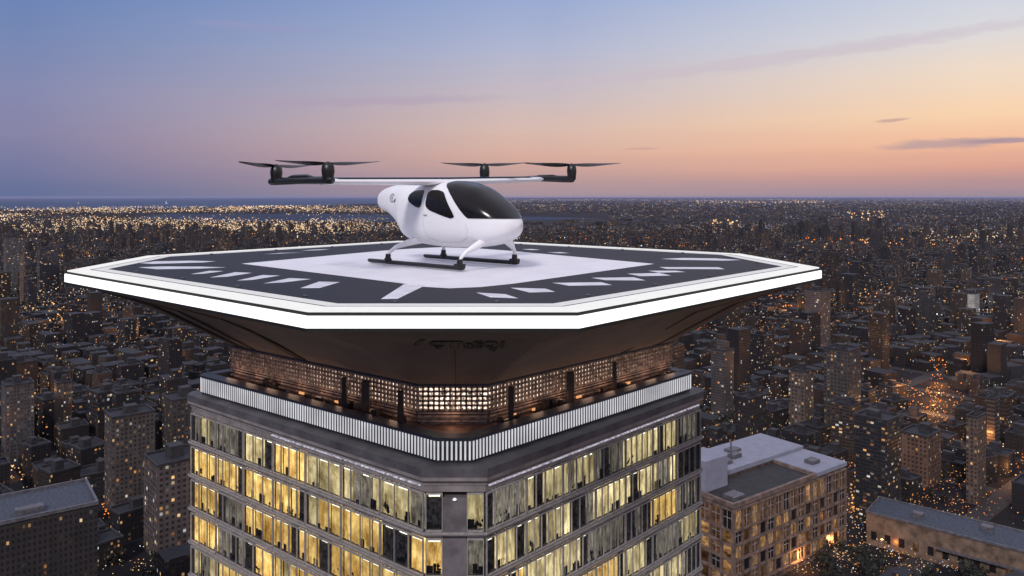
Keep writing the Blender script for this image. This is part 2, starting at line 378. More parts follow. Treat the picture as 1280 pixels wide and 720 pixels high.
for w,ks in ((7,(.2,.36,.55)),(1,(.1,.2,.3,.42,.55,.7))):
    for t in ks:
        P,Q=Vector(GLS[w]),Vector(GLS[(w+1)%8]); 
        if w==7: P,Q=Q,P
        c=P.lerp(Q,t); d=(Q-P).normalized(); o=Vector((d.y,-d.x)) if w==1 else Vector((-d.y,d.x)); c=c+o*.04
        b=MB(); b.cbox((S*c.x,S*c.y,ZR(2.80)),S*.10,S*.02,S*.03,(d.x,d.y,0),(o.x,o.y,0)); b.build('terrace_lamp',m_lamp_warm,tw)

for w_ in (7,0,1):
    for k in range(1 if w_==0 else 8):
        P_,Q_=Vector(GLS[w_]),Vector(GLS[(w_+1)%8]); c=P_.lerp(Q_,(k+.5)/(1 if w_==0 else 8)); o_=outn((Q_-P_).normalized()); c=c+o_*.13
        l=bpy.data.lights.new('terrace_glow','POINT'); l.energy=5.5; l.color=(1,.62,.42); l.shadow_soft_size=.25; o=bpy.data.objects.new('terrace_glow',l); C.objects.link(o); o.location=W(c.x,c.y,2.72)
# facade windows --------------------------------------------------
FP=.515; FT=3.345; FH=.445; NFL=6
rw=random.Random(11)
def bay(P,Q,k,mull,style,nm='window'):
    """one glazed bay between plan points P and Q on floor k"""
    d=(Q-P).normalized(); o=outn(d); Lw=(Q-P).length; top=FT+k*FP; bot=top+FH; c=(P+Q)/2
    D,O=(d.x,d.y,0),(o.x,o.y,0)
    fr=MB(); zc=ZR((top+bot)/2)
    for z in (top+.012,bot-.012): fr.cbox((S*(c.x+o.x*.006),S*(c.y+o.y*.006),ZR(z)),S*Lw*.995,S*.022,S*.018,D,O)
    for i in range(mull+1):
        t=i/mull; e=.005 if 0<i<mull else .010; x=P+d*(Lw*(.006+.988*t))
        fr.cbox((S*(x.x+o.x*.008),S*(x.y+o.y*.008),zc),S*e,S*.022,S*(FH-.04),D,O)
    w=fr.build(nm,m_frame,tw)
    pn=MB(); a=P+d*Lw*.01-o*.012; z0,z1=ZR(bot-.02),ZR(top+.02); bq=Q-d*Lw*.01-o*.012
    pn.add([(S*a.x,S*a.y,z0),(S*bq.x,S*bq.y,z0),(S*bq.x,S*bq.y,z1),(S*a.x,S*a.y,z1)],[(0,1,2,3)]); pn.build('pane',m_pane,w)
    # what stands behind the glass: curtains in panels, open gaps with the room wall
    cu=MB(); mats=[m_cy,m_cp,m_cg,m_cd,m_roomd]
    npan=mull; 
    for i in range(npan):
        t0,t1=(i+.0)/npan,(i+1.0)/npan; r=rw.random()
        if style=='amber': mi=0 if r<.88 else (3 if r<.95 else 1)
        elif style=='pale': mi=1 if r<.72 else (2 if r<.92 else 3)
        elif style=='grey': mi=2 if r<.6 else (3 if r<.9 else 1)
        else: mi=3 if r<.6 else (4 if r<.85 else 2)
        cu.mi=mi; dep=.03+.014*rw.random()
        nn=8; A=P+d*Lw*t0; B=P+d*Lw*t1; vv=[]; 
        for q in range(nn+1):
            x=A.lerp(B,q/nn)-o*(dep+.008*math.sin(q*2.2)); vv+= [(S*x.x,S*x.y,z0),(S*x.x,S*x.y,z1)]
        cu.add(vv,[(2*q,2*q+2,2*q+3,2*q+1) for q in range(nn)])
    cu.build('curtain',mats,w)
    if style in ('amber','pale'):
        cl=MB()
        for i in range(mull):
            if rw.random()<.6: x=P+d*Lw*((i+.5)/mull)-o*.024; cl.cbox((S*x.x,S*x.y,ZR(top+.045)),S*Lw/mull*rw.uniform(.3,.8),S*.01,S*.018,D,O)
        if cl.v: cl.build('ceiling_light',m_ceil,w)
    fu=MB()
    for i in range(rw.randint(2,5)):
        x=P+d*Lw*rw.uniform(.08,.92)-o*rw.uniform(.03,.045); h=rw.uniform(.03,.12); ww=rw.uniform(.02,.12)
        if rw.random()<.75: fu.cbox((S*x.x,S*x.y,ZR(bot-.02-h/2)),S*ww,S*.02,S*h,D,O)
        else:
            n0=len(fu.v)
            for q in range(5):
                cc=Vector((S*x.x,S*x.y,ZR(bot-.03-h*rw.random())))+Vector((d.x,d.y,0))*S*rw.uniform(-.05,.05); r_=S*rw.uniform(.012,.035)
                fu.add([cc+Vector(D)*r_,cc-Vector(D)*r_,cc+Vector((0,0,r_*1.4)),cc-Vector((0,0,r_)),cc+Vector(O)*r_*.4,cc-Vector(O)*r_*.4],[(0,2,4),(2,1,4),(1,3,4),(3,0,4),(2,0,5),(1,2,5),(3,1,5),(0,3,5)])
    fu.build('furniture',m_furn,w)
Lp=[Vector(BOD[7]),Vector(BOD[0])]; Rp=[Vector(BOD[1]),Vector(BOD[2])]
Ls=['dark','dark','grey','amber','pale','pale','pale']
lt=[['grey','grey','pale','amber','pale','pale','pale'],['amber','amber','amber','amber','amber','amber','amber'],['amber','grey','amber','amber','amber','amber','amber'],
    ['amber','grey','amber','amber','amber','amber','amber'],['pale','amber','amber','amber','amber','amber','amber'],['pale','amber','dark','amber','amber','amber','amber']]
rt=[['grey','pale','pale','grey','pale','pale','grey'],['pale','pale','grey','pale','pale','grey','dark'],['amber','pale','pale','grey','grey','amber','grey'],
    ['pale','pale','amber','amber','pale','grey','pale'],['pale','amber','pale','dark','grey','pale','grey'],['amber','pale','grey','amber','grey','pale','pale']]
NB=7
for k in range(NFL):
    for i in range(NB):
        P=Lp[0].lerp(Lp[1],(i+.008)/NB); Q=Lp[0].lerp(Lp[1],(i+.992)/NB); bay(P,Q,k,4 if i%2 else 3,lt[k][i])
        P=Rp[0].lerp(Rp[1],(i+.008)/NB); Q=Rp[0].lerp(Rp[1],(i+.992)/NB); bay(P,Q,k,4 if (i+k)%2 else 5,rt[k][i])
    a,c=Vector(BOD[0]),Vector(BOD[1]); bay(a.lerp(c,.03),a.lerp(c,.30),k,1,['pale','amber','amber','grey','amber','dark'][k]); bay(a.lerp(c,.70),a.lerp(c,.97),k,1,['pale','grey','grey','pale','dark','pale'][k])
b=MB(); a,c=Vector(BOD[0]),Vector(BOD[1]); P=a.lerp(c,.31); Q=a.lerp(c,.69)
b.box((S*P.x,S*(P.y-.01),ZR(6.5)),(S*(Q.x-P.x),0,0),(0,S*.3,0),(0,0,S*3.1)); b.build('corner_column',m_stone,tw)
b=MB()
for k in range(NFL):
    z=ZR(FT+k*FP+FH+.05); b.box((S*(P.x-.003),S*(P.y-.018),z-.04),(S*(Q.x-P.x+.006),0,0),(0,S*.1,0),(0,0,.05))
b.build('column_joint',m_soff,tw)
b=MB(); b.lathe((S*(a.lerp(c,.5).x),S*(a.y-.03),ZR(3.42)),[(.06,0),(.07,.02),(.02,.07)],10); b.build('corner_lamp',emit('corner_lamp_glow',(.9,.92,1),1.2),tw)
for k in range(NFL):
    top=FT+k*FP+FH
    b=MB(); b.ring(U(inset(BOD,-.035)),U(inset(BOD,.30)),ZR(top+.035),ZR(top+.004)); b.ring(U(inset(BOD,.004)),U(inset(BOD,.30)),ZR(top+FP-FH-.002),ZR(top+.0355)); b.build('floor_band',m_slab,tw)
    b=MB(); b.ring(U(inset(BOD,-.045)),U(inset(BOD,-.036)),ZR(top+.016),ZR(top-.008)); b.build('ledge_rail',m_frame,tw)
# back faces closed with plain cladding, shaft down to the street
b=MB(); 
for i in range(2,7):
    P,Q=Vector(BOD[i]),Vector(BOD[(i+1)%8]); d=(Q-P).normalized(); o=outn(d)
    b.box((S*P.x,S*P.y,ZR(6.5)),(S*(Q.x-P.x),S*(Q.y-P.y),0),(-S*o.x*.1,-S*o.y*.1,0),(0,0,S*3.1))
b.build('rear_cladding',m_slabd,tw)

# ------------------------------------------------------------------ city materials
def city_mat():
    m,t,out=nt('city_facade'); L=t.links
    g=N(t,'NewGeometry'); tg=N(t,'Attribute',attribute_name='tint')
    sn=N(t,'SeparateXYZ'); L.new(g.outputs['Normal'],sn.inputs[0]); sp=N(t,'SeparateXYZ'); L.new(g.outputs['Position'],sp.inputs[0])
    u=M_(t,'SUBTRACT',M_(t,'MULTIPLY',sp.outputs[1],sn.outputs[0]),M_(t,'MULTIPLY',sp.outputs[0],sn.outputs[1]))
    al=tg.outputs['Alpha']
    uu=M_(t,'DIVIDE',u,M_(t,'MULTIPLY_ADD',M_(t,'FRACT',M_(t,'MULTIPLY',al,7.7)),.9,.8)); vv=M_(t,'DIVIDE',sp.outputs[2],M_(t,'MULTIPLY_ADD',M_(t,'FRACT',M_(t,'MULTIPLY',al,3.3)),.6,1.2)); wlo=M_(t,'MULTIPLY_ADD',M_(t,'GREATER_THAN',M_(t,'FRACT',M_(t,'MULTIPLY',al,5.1)),.65),-.16,.22); whi=M_(t,'MULTIPLY_ADD',M_(t,'GREATER_THAN',M_(t,'FRACT',M_(t,'MULTIPLY',al,5.1)),.65),.20,.72)
    fu,fv=M_(t,'FRACT',uu),M_(t,'FRACT',vv); iu,iv=M_(t,'FLOOR',uu),M_(t,'FLOOR',vv)
    win=M_(t,'MULTIPLY',M_(t,'MULTIPLY',M_(t,'GREATER_THAN',fu,wlo),M_(t,'LESS_THAN',fu,whi)),M_(t,'MULTIPLY',M_(t,'GREATER_THAN',fv,.25),M_(t,'LESS_THAN',fv,.78)))
    wall=M_(t,'LESS_THAN',M_(t,'ABSOLUTE',sn.outputs[2]),.5); win=M_(t,'MULTIPLY',win,wall)
    cx=N(t,'CombineXYZ'); L.new(iu,cx.inputs[0]); L.new(iv,cx.inputs[1]); L.new(M_(t,'MULTIPLY',al,91.7),cx.inputs[2])
    wn=N(t,'TexWhiteNoise',noise_dimensions='3D'); L.new(cx.outputs[0],wn.inputs['Vector'])
    thr=M_(t,'MULTIPLY_ADD',M_(t,'FRACT',M_(t,'MULTIPLY',al,13.3)),.13,.84)
    cl=N(t,'TexNoise',ins={'Scale':.012,'Detail':3,'Roughness':.6}); L.new(g.outputs['Position'],cl.inputs['Vector']); thr=M_(t,'ADD',thr,M_(t,'MULTIPLY',M_(t,'SUBTRACT',.5,cl.outputs[0]),.45))
    lit=M_(t,'MULTIPLY',M_(t,'GREATER_THAN',wn.outputs[0],thr),win)
    sc=N(t,'SeparateColor'); L.new(wn.outputs['Color'],sc.inputs[0])
    ramp=N(t,'ValToRGB'); r=ramp.color_ramp; r.elements[0].position=0; r.elements[0].color=(1,.36,.08,1); r.elements[1].position=1; r.elements[1].color=(.85,.9,1,1)
    e=r.elements.new(.45); e.color=(1,.62,.25,1); e=r.elements.new(.75); e.color=(1,.85,.62,1); L.new(sc.outputs[1],ramp.inputs[0])
    nz=N(t,'TexNoise',ins={'Scale':.22,'Detail':5,'Roughness':.65}); L.new(g.outputs['Position'],nz.inputs['Vector'])
    roofc=MIX(t,nz.outputs[0],(.004,.004,.006),(.024,.024,.034))
    pil=M_(t,'MULTIPLY',M_(t,'GREATER_THAN',M_(t,'FRACT',M_(t,'DIVIDE',u,5.1)),.86),.35)
    wl=N(t,'Mix',data_type='RGBA',blend_type='MULTIPLY'); wl.inputs[0].default_value=1; L.new(tg.outputs['Color'],wl.inputs[6])
    mr=N(t,'MapRange',ins={1:.3,2:.7,3:.6,4:1.15}); L.new(M_(t,'ADD',nz.outputs[0],M_(t,'MULTIPLY',pil,-.4)),mr.inputs[0]); L.new(mr.outputs[0],wl.inputs[7])
    col=MIX(t,wall,roofc,wl.outputs[2]); col=MIX(t,M_(t,'MULTIPLY',win,.8),col,(.015,.016,.02))
    b=N(t,'BsdfPrincipled',ins={'Roughness':.7}); L.new(col,b.inputs['Base Color'])
    L.new(M_(t,'MULTIPLY_ADD',win,-.45,.75),b.inputs['Roughness'])
    L.new(ramp.outputs[0],b.inputs['Emission Color']); L.new(M_(t,'MULTIPLY',lit,M_(t,'POWER',sc.outputs[2],2.0)),b.inputs['Emission Strength'])
    L.new(b.outputs[0],out.inputs[0]); m.cycles.emission_sampling='NONE'; return m
m_city=city_mat()
def lights_mat():
    m,t,out=nt('city_light_glow'); L=t.links; a=N(t,'Attribute',attribute_name='tint'); e=N(t,'Emission'); L.new(a.outputs['Color'],e.inputs[0]); L.new(a.outputs['Alpha'],e.inputs[1]); L.new(e.outputs[0],out.inputs[0]); m.cycles.emission_sampling='NONE'; return m
m_lights=lights_mat()
m_dim=surf('dim_roof_trim',(.035,.031,.036),.7,var=.3,scale=.6)
tints=[(.050,.035,.034),(.07,.046,.040),(.038,.031,.038),(.11,.072,.056),(.026,.019,.023),(.058,.048,.056),(.09,.052,.036)]
def tint(r,k=1.0):
    c=r.choice(tints); s=r.uniform(.22,.62)*k; return (c[0]*s,c[1]*s,c[2]*s,r.random())

b=MB(); b.col=(.10,.09,.09,.31); b.prism(U(inset(BOD,.02)),0,ZR(6.5)-.01); b.build('lower_shaft',m_city,tw,colattr=True)

# ------------------------------------------------------------------ ground, sea, lake, roads
def sheet_obj(name,pts,z,m,kind='structure'):
    b=MB(); b.sheet(pts,z); return tag(b.build(name,m),kind=kind)
def ground_mat():
    m,t,out=nt('city_ground'); L=t.links; g=N(t,'NewGeometry')
    n1=N(t,'TexNoise',ins={'Scale':.0012,'Detail':6,'Roughness':.6}); n2=N(t,'TexNoise',ins={'Scale':.03,'Detail':6,'Roughness':.7})
    for n_ in (n1,n2): L.new(g.outputs['Position'],n_.inputs['Vector'])
    f=M_(t,'MULTIPLY',n1.outputs[0],n2.outputs[0]); mr=N(t,'MapRange',ins={1:.15,2:.40}); L.new(f,mr.inputs[0])
    b=N(t,'BsdfPrincipled',ins={'Roughness':.9,'Specular IOR Level':.1}); L.new(MIX(t,mr.outputs[0],(.010,.010,.012),(.030,.026,.030)),b.inputs['Base Color']); L.new(b.outputs[0],out.inputs[0]); return m
R=110000
sheet_obj('ground',[(-R,-3000),(R,-3000),(R,R),(-R,R)],0,ground_mat())
m_sea=surf('sea_water',(.022,.055,.13),.6,var=.2,scale=.0006,spec=.15)
def gp(px,py): 
    d=HC*F/(py-246.0); return ((px-640)/F*d,d)
sheet_obj('sea',[(-60000,gp(0,262.5)[1]),gp(0,262.5),gp(150,261),gp(300,258.5),gp(420,256),gp(560,252),gp(600,249.5),(-2500,105000),(-105000,105000)],.6,m_sea)
sheet_obj('lake',[gp(165,272),gp(240,276),gp(420,278),gp(600,277),gp(760,273),gp(620,270),gp(380,267.5),gp(210,267.5)],.5,surf('lake_water',(.02,.035,.075),.7,var=.2,scale=.002,spec=.1))
ANG=math.radians(41); E1=Vector((math.cos(ANG),math.sin(ANG))); E2=Vector((-E1.y,E1.x))
CELL=46.0
b=MB()
for i in range(-46,60):
    for (A_,B_) in ((E1,E2),(E2,E1)):
        c=A_*(i*CELL); w=3.6
        p,q=c+B_*(-2400),c+B_*2900
        if (p.y<60 and q.y<60): continue
        b.sheet([p+A_*w,q+A_*w,q-A_*w,p-A_*w],.03 if A_ is E1 else .034)
tag(b.build('road',surf('asphalt',(.022,.021,.024),.8,var=.2,scale=.3)),kind='structure')

# ------------------------------------------------------------------ named city buildings
def proj(x,y,z): return (640+F*x/y, 246+F*(HC-z)/y)
taken=[]
def rect(O,e1,e2,L1,L2): O,e1,e2=Vector(O),Vector(e1),Vector(e2); return [O,O+e1*L1,O+e1*L1+e2*L2,O+e2*L2]
def tower_block(name,label,cat,cx,cy,L1,L2,h,col,seed,group='city buildings round the tower',hut=True,ang=ANG,crown=False,details=True):
    e1=Vector((math.cos(ang),math.sin(ang))); e2=Vector((-e1.y,e1.x)); c=Vector((cx,cy)); O=c-e1*L1/2-e2*L2/2
    r=random.Random(seed); rt_=root(name,(cx,cy,0),label,cat,group); al=r.random()
    b=MB(); b.col=(*col,al); 
    hh=h
    b.prism([tuple(p) for p in rect(O,e1,e2,L1,L2)],0,h)
    if crown: b.prism([tuple(p) for p in rect(O+e1*L1*.2+e2*L2*.2,e1,e2,L1*.6,L2*.6)],h,h*1.12)
    b.build('wall',m_city,rt_,colattr=True)
    if details:
        b=MB(); b.col=(*[x*1.3 for x in col],al); o_=[tuple(p) for p in rect(O,e1,e2,L1,L2)]; b.ring(inset(o_,-.15),inset(o_,.35),h+.003,h+.7); b.build('parapet',m_dim,rt_)
        if hut:
            a_=O+e1*L1*r.uniform(.15,.5)+e2*L2*r.uniform(.15,.5); b=MB(); b.col=(*[x*1.2 for x in col],al)
            z0=h*1.12 if crown else h
            if not crown: b.prism([tuple(p) for p in rect(a_,e1,e2,L1*.3,L2*.35)],h+.004,h+2.2+r.random()*1.5); b.build('roof_hut',m_dim,rt_)
    taken.append((cx,cy,max(L1,L2)*.75))
    return rt_
def by_px(x0,x1,ytop,ybase): # width, base and top as they appear -> centre, side, height
    d=HC*F/(ybase-246.0); x=((x0+x1)/2-640)/F*d; w=(x1-x0)/F*d; h=(ybase-ytop)*d/F; return x,d+w*.5,w,h
LM=[]
def lmk(name,label,cat,x0,x1,yt,yb,col,seed,ratio=1.0,**k):
    x,d,w,h=by_px(x0,x1,yt,yb); L1=w/(math.cos(ANG)+ratio*math.sin(ANG)); 
    o=tower_block(name,label,cat,x,d,L1,L1*ratio,h,tuple(q*(.5 if d<330 else .7) for q in col),seed,**k); LM.append((label,x,d,h)); return o
br=(.16,.115,.095); dk=(.05,.045,.05); gy=(.12,.11,.12); pale=(.30,.24,.21)
lmk('high_rise','lone slab tower with a pale narrow end wall just beyond the pad tip','high-rise',1012,1046,365,446,(.20,.15,.14),1,ratio=.7)
lmk('high_rise','slim high-rise with stepped crown rising beside the finned tower parapet','high-rise',893,921,440,532,(.15,.12,.115),2,crown=True)
lmk('high_rise','paired brown high-rise standing behind the flat white roof','high-rise',992,1023,466,560,br,3)
lmk('high_rise','broad dim high-rise below the pale slab tower','high-rise',1040,1086,440,560,(.10,.08,.075),4)
lmk('high_rise','dark square high-rise near the orange lit district','high-rise',1148,1178,372,428,dk,5)
lmk('monument_hall','small floodlit white hall among dark blocks','hall',1206,1232,368,398,(.5,.5,.48),6)
lmk('apartment_block','huge dark apartment block under the orange avenue','apartment block',1082,1140,528,655,dk,7)
lmk('apartment_block','squat brown block with a bare warm side wall next to the dark apartment block','apartment block',1138,1192,548,612,(.28,.15,.10),8,ratio=.8)
lmk('apartment_block','upright slab with a bright tan end wall','apartment block',1214,1246,524,632,(.26,.17,.13),9,ratio=.4)
lmk('apartment_block','narrow brown slab tucked behind the tan ended one','apartment block',1238,1258,500,575,br,10,ratio=.5)
lmk('high_rise','pale lavender high-rise cut by the frame edge','high-rise',-14,30,484,580,(.17,.15,.16),11)
lmk('apartment_block','brown apartment block in front of three dim slabs','apartment block',114,178,524,650,(.17,.13,.12),12,ratio=.8)
lmk('apartment_block','ornate brown apartment block with a blue grey roof beside the tower facade','apartment block',158,240,584,705,(.21,.16,.15),13)
lmk('apartment_block','dim block half hidden behind the tower corner','apartment block',188,246,502,585,(.11,.09,.085),14)
lmk('high_rise','grey high-rise with cold windows at the end of the shoreline lights','high-rise',-6,23,297,380,(.15,.15,.16),15)
lmk('high_rise','dark blue grey high-rise beside the cold windowed one','high-rise',36,66,312,372,(.09,.09,.105),16)
lmk('chimney_stack','thin tan chimney shaft between two high-rises','chimney',23,28,318,385,(.35,.26,.2),17,hut=False)
lmk('high_rise','low dark slab in front of the pad rim edge','high-rise',70,96,330,372,(.07,.065,.075),18)
lmk('high_rise','brown high-rise above the long snowy looking roof','high-rise',60,84,480,560,br,19)

# large flat-roofed block at the lower edge
def special():
    # long building, blue grey roof
    O=Vector(gp(128,632+26)); d=178.; O=Vector(((122-640)/F*d,d)); e1=Vector((-.80,-.60)); e2=Vector((-.60,.80)); h=38.
    rt_=root('flat_roofed_block',(O.x,O.y,0),'long dark block with a mottled blue grey roof and a few yellow windows','city block','city buildings round the tower')
    b=MB(); b.col=(.028,.022,.022,.42); b.prism([tuple(p) for p in rect(O,e1,e2,70,18)],0,h); b.build('wall',m_city,rt_,colattr=True)
    b=MB(); o_=[tuple(p) for p in rect(O,e1,e2,70,18)]; b.prism(inset(o_,.3),h+.003,h+.12); b.build('roof',m_roofblue,rt_)
    b=MB(); b.ring(inset(o_,-.2),inset(o_,.3),h+.004,h+.8); b.build('parapet',m_slabd,rt_)
    r=random.Random(5)
    for k in range(7):
        a_=O+e1*r.uniform(4,55)+e2*r.uniform(3,12); b=MB(); b.prism([tuple(p) for p in rect(a_,e1,e2,r.uniform(2,6),r.uniform(2,4))],h+.12,h+r.uniform(1,2.5)); b.build('roof_unit',m_slabd,rt_)
    taken.append((O.x-36,O.y-6,50)); LM.append((rt_['label'],O.x-20,O.y,h))
    # corner office building, warm lit
    O=Vector((60.6,208)); e1=Vector((.81,.588)).normalized(); e2=Vector((-e1.y,e1.x)); h=25.
    rt_=root('stone_office_building',(O.x,O.y,0),'warmly floodlit stone building with tall pilasters, a dark roof deck and a white penthouse cube','office building')
    b=MB(); b.prism([tuple(p) for p in rect(O,e1,e2,55,31)],0,h); b.build('wall',m_warmstone,rt_)
    b=MB(); b.prism([tuple(p) for p in rect(O+e1*.6+e2*.6,e1,e2,38,14)],h+.003,h+.15); b.build('roof_deck',m_gap2,rt_)
    b=MB()
    b.prism([tuple(p) for p in rect(O+e1*39.2-e2*.5,e1,e2,16.5,15.2)],h+.004,h+1.2); b.prism([tuple(p) for p in rect(O+e2*14.9-e1*1,e1,e2,56.7,16.8)],h+.005,h+2.2)
    b.build('roof',m_roofwhite,rt_)
    b=MB(); b.ring([tuple(p) for p in rect(O-e1*.4-e2*.4,e1,e2,39.5,15)],[tuple(p) for p in rect(O+e1*.5+e2*.5,e1,e2,38.1,14.1)],h-.3,h+1.0); b.build('parapet',m_warmstone,rt_)
    b=MB(); b.prism([tuple(p) for p in rect(O+e1*1.5+e2*11,e1,e2,10,9)],h+.01,h+9); b.build('penthouse',m_roofwhite,rt_)
    b=MB(); b.prism([tuple(p) for p in rect(O+e1*1.2+e2*13,e1,e2,.35,2.5)],h+1,h+6); b.build('penthouse_door',m_post,rt_)
    for (a1,a2,s1,s2,hh) in ((20,18,3,3,3.2),(26,20,4,2.5,3.5),(24,19.5,.3,.3,9),(44,4,4,3,2.4),(30,24,5,3,3),(3,2,5,4,1.2)):
        b=MB(); b.prism([tuple(p) for p in rect(O+e1*a1+e2*a2,e1,e2,s1,s2)],h+.01,h+hh); b.build('roof_unit',m_slabd,rt_)
    r=random.Random(8)
    # right facade (along e1, facing -e2) and left facade (along -e2)
    def fac(P,d,o,L,ncol,rows,seed):
        r=random.Random(seed); D,OO=(d.x,d.y,0),(o.x,o.y,0); st=L/ncol
        pl=MB()
        for i in range(ncol+1):
            c=P+d*(i*st)+o*.25; pl.cbox((c.x,c.y,(h-.6)/2),.75,.5,h-.8,D,OO)
        for z in [h-.9]+[h-6.6-4.1*k for k in range(rows)]:
            if z>0.5: c=P+d*L/2+o*.32; pl.cbox((c.x,c.y,z),L+.6,.66,.5,D,OO)
        pl.build('pilaster_front',m_warmstone,rt_)
        for i in range(ncol):
            for k in range(rows):
                zt_=h-1.4 if k==0 else h-6.9-4.1*(k-1); hh=4.9 if k==0 else 3.2
                if zt_-hh<0: continue
                c=P+d*((i+.5)*st)+o*.06; b=MB(); b.cbox((c.x,c.y,zt_-hh/2),st-1.25,.12,hh,D,OO)
                w=b.build('window',[m_wwarm,m_wwarm2,m_wdark][r.choice([0,0,1,1,2,2])],rt_)
                if k==0 or i%2==0:
                    b=MB(); b.cbox((c.x+o.x*.1,c.y+o.y*.1,zt_-hh/2),.14,.1,hh,D,OO); b.cbox((c.x+o.x*.1,c.y+o.y*.1,zt_-hh*.4),st-1.3,.09,.14,D,OO); b.build('window_frame',m_frame,w)
    fac(O,e1,-e2,55,15,5,1); fac(O+e2*31,-e2,-e1,31,8,5,2)
    taken.append((O.x+15,O.y+28,42)); LM.append((rt_['label'],O.x+20,O.y+20,h))
    # long low range
    O=Vector((112.4,241)); e1=Vector((.76,-.65)).normalized(); e2=Vector((-e1.y,e1.x)); h=10.
    rt_=root('long_low_building',(O.x,O.y,0),'long low building with blue grey flat roof and a tan floodlit front','low building')
    b=MB(); b.prism([tuple(p) for p in rect(O,e1,e2,75,15)],0,h); b.build('wall',m_warmstone2,rt_)
    o_=[tuple(p) for p in rect(O,e1,e2,75,15)]
    b=MB(); b.prism(inset(o_,.2),h+.002,h+.1); b.build('roof',m_roofblue,rt_)
    b=MB(); b.ring(inset(o_,-.25),inset(o_,.2),h-.2,h+.5); b.build('parapet',m_slabd,rt_)
    for k in range(18):
        c=O+e1*(2.2+k*4)-e2*.05; b=MB(); b.cbox((c.x,c.y,3.2),1.6,.12,2.6,(e1.x,e1.y,0),(e2.x,e2.y,0)); b.build('window',[m_wdark,m_wwarm2][k in (9,10,11,3)],rt_)
    c=O+e1*20-e2*1.2
    b=MB(); b.prism([tuple(p) for p in rect(c,e1,e2,50,1.1)],4.6,5.0); b.build('canopy',m_slabd,rt_)
    for a1,a2 in ((12,5),(30,8),(47,4),(58,9)):
        b=MB(); b.prism([tuple(p) for p in rect(O+e1*a1+e2*a2,e1,e2,3,2.4)],h+.1,h+1.6); b.build('roof_unit',m_slabd,rt_)
    taken.append((O.x+28,O.y-15,45)); LM.append((rt_['label'],O.x+20,O.y-10,h))
m_roofblue=surf('roof_blue_grey',(.06,.07,.098),.75,var=.3,scale=1.6,col2=(.02,.023,.036))
m_roofwhite=surf('roof_pale_membrane',(.23,.235,.30),.7,var=.07,scale=.4)
m_gap2=surf('roof_dark_deck',(.03,.027,.028),.8,var=.3,scale=.5)
m_warmstone=surf('warm_stone',(.20,.135,.11),.7,var=.3,scale=.5,bump=.3)
m_warmstone2=surf('tan_stone',(.20,.13,.09),.7,var=.3,scale=.4,bump=.3)
m_wwarm=curtain_mat('warm_window',(.30,.12,.04),(.9,.5,.2),.10,.75,fold=5)
m_wwarm2=curtain_mat('dim_warm_window',(.14,.06,.03),(.40,.2,.1),.10,.45,fold=5)
m_wdark=surf('unlit_window',(.02,.016,.016),.2,var=.3)
special()

# ------------------------------------------------------------------ the rest of the city
taken+= [(229,411,17),(240,440,17),(250,470,17),(213,386,15),(203,366,13)]
rc=random.Random(21)
cand=[]
def free(x,y,s):
    if (x+3)**2+(y-36)**2<34**2: return False
    return all((x-a)**2+(y-b_)**2>(r_*.72+s*.6)**2 for a,b_,r_ in taken)
for i in range(-60,75):
    for j in range(-60,75):
        for (sx,sy) in [(a_,b_) for a_ in (.205,.5,.795) for b_ in (.205,.5,.795)]:
            c=E1*((i+sx)*CELL)+E2*((j+sy)*CELL); d=c.y
            if d<60 or d>2300 or abs(c.x)>d*1.25+130: continue
            if rc.random()<.14: continue
            L1,L2=rc.uniform(6.5,12.6),rc.uniform(6.5,12.6); c=c+Vector((rc.uniform(-1,1),rc.uniform(-1,1)))
            rota=ANG+ (0 if rc.random()<.35 else .9*noise.noise(Vector((c.x*.0022,c.y*.0022,8.2)))+rc.uniform(-.06,.06))
            dens=noise.noise(Vector((c.x*.004,c.y*.004,1.7)))
            h=rc.uniform(5,12)+max(0,dens)*14
            q=rc.random()
            if q<.05: h=rc.uniform(20,36)
            elif q<.06: h=rc.uniform(34,50)
            if d<300: h=min(h,14+ (d-95)*.06)
            if 480>c.x>-480 and d>900: h=min(h,22)
            if 1130<640+F*c.x/c.y<1205 and 240<d<385: h=min(h,7)
            if not free(c.x,c.y,max(L1,L2)): continue
            px,py=proj(c.x,c.y,h); pb=proj(c.x,c.y,0)[1]; wpx=1.3*L1/d*F
            hidden = (px+wpx/2>225 and px-wpx/2<885 and py>330) or (px>60 and px<1040 and py>300 and pb<400 ) or (px>120 and px<1000 and 300<py<430)
            vis = not hidden and d>95 and -wpx/2<px<1280+wpx/2 and py<720
            cand.append((vis,wpx*max(4,min(pb,720)-py),c.x,c.y,L1,L2,h,rota))
cand.sort(key=lambda a:(not a[0],-a[1]))
NIND=270
ind=cand[:NIND]; rest=cand[NIND:]
ordw=['nearest','second','third','fourth','fifth','sixth','seventh','eighth','ninth','tenth','eleventh','twelfth','thirteenth','fourteenth','fifteenth','sixteenth','seventeenth','eighteenth','nineteenth','twentieth']
short=lambda s:' '.join(s.split()[:7])
buckets={}
for c in ind:
    px,py=proj(c[2],c[3],c[6]); best=min(range(len(LM)),key=lambda k:(proj(LM[k][1],LM[k][2],LM[k][3])[0]-px)**2+(proj(LM[k][1],LM[k][2],LM[k][3])[1]-py)**2)
    lx,ly=proj(LM[best][1],LM[best][2],LM[best][3]); dx,dy=px-lx,py-ly
    side='above' if dy<-abs(dx) else 'below' if dy>abs(dx) else 'left of' if dx<0 else 'right of'
    buckets.setdefault((best,side),[]).append((dx*dx+dy*dy,c))
def ordinal(k):
    if k<20: return ordw[k]
    return 'number '+str(k+1)
onew=['first','second','third','fourth','fifth','sixth','seventh','eighth','ninth','tenth']
tens={2:'twenty',3:'thirty',4:'forty',5:'fifty',6:'sixty',7:'seventy'}
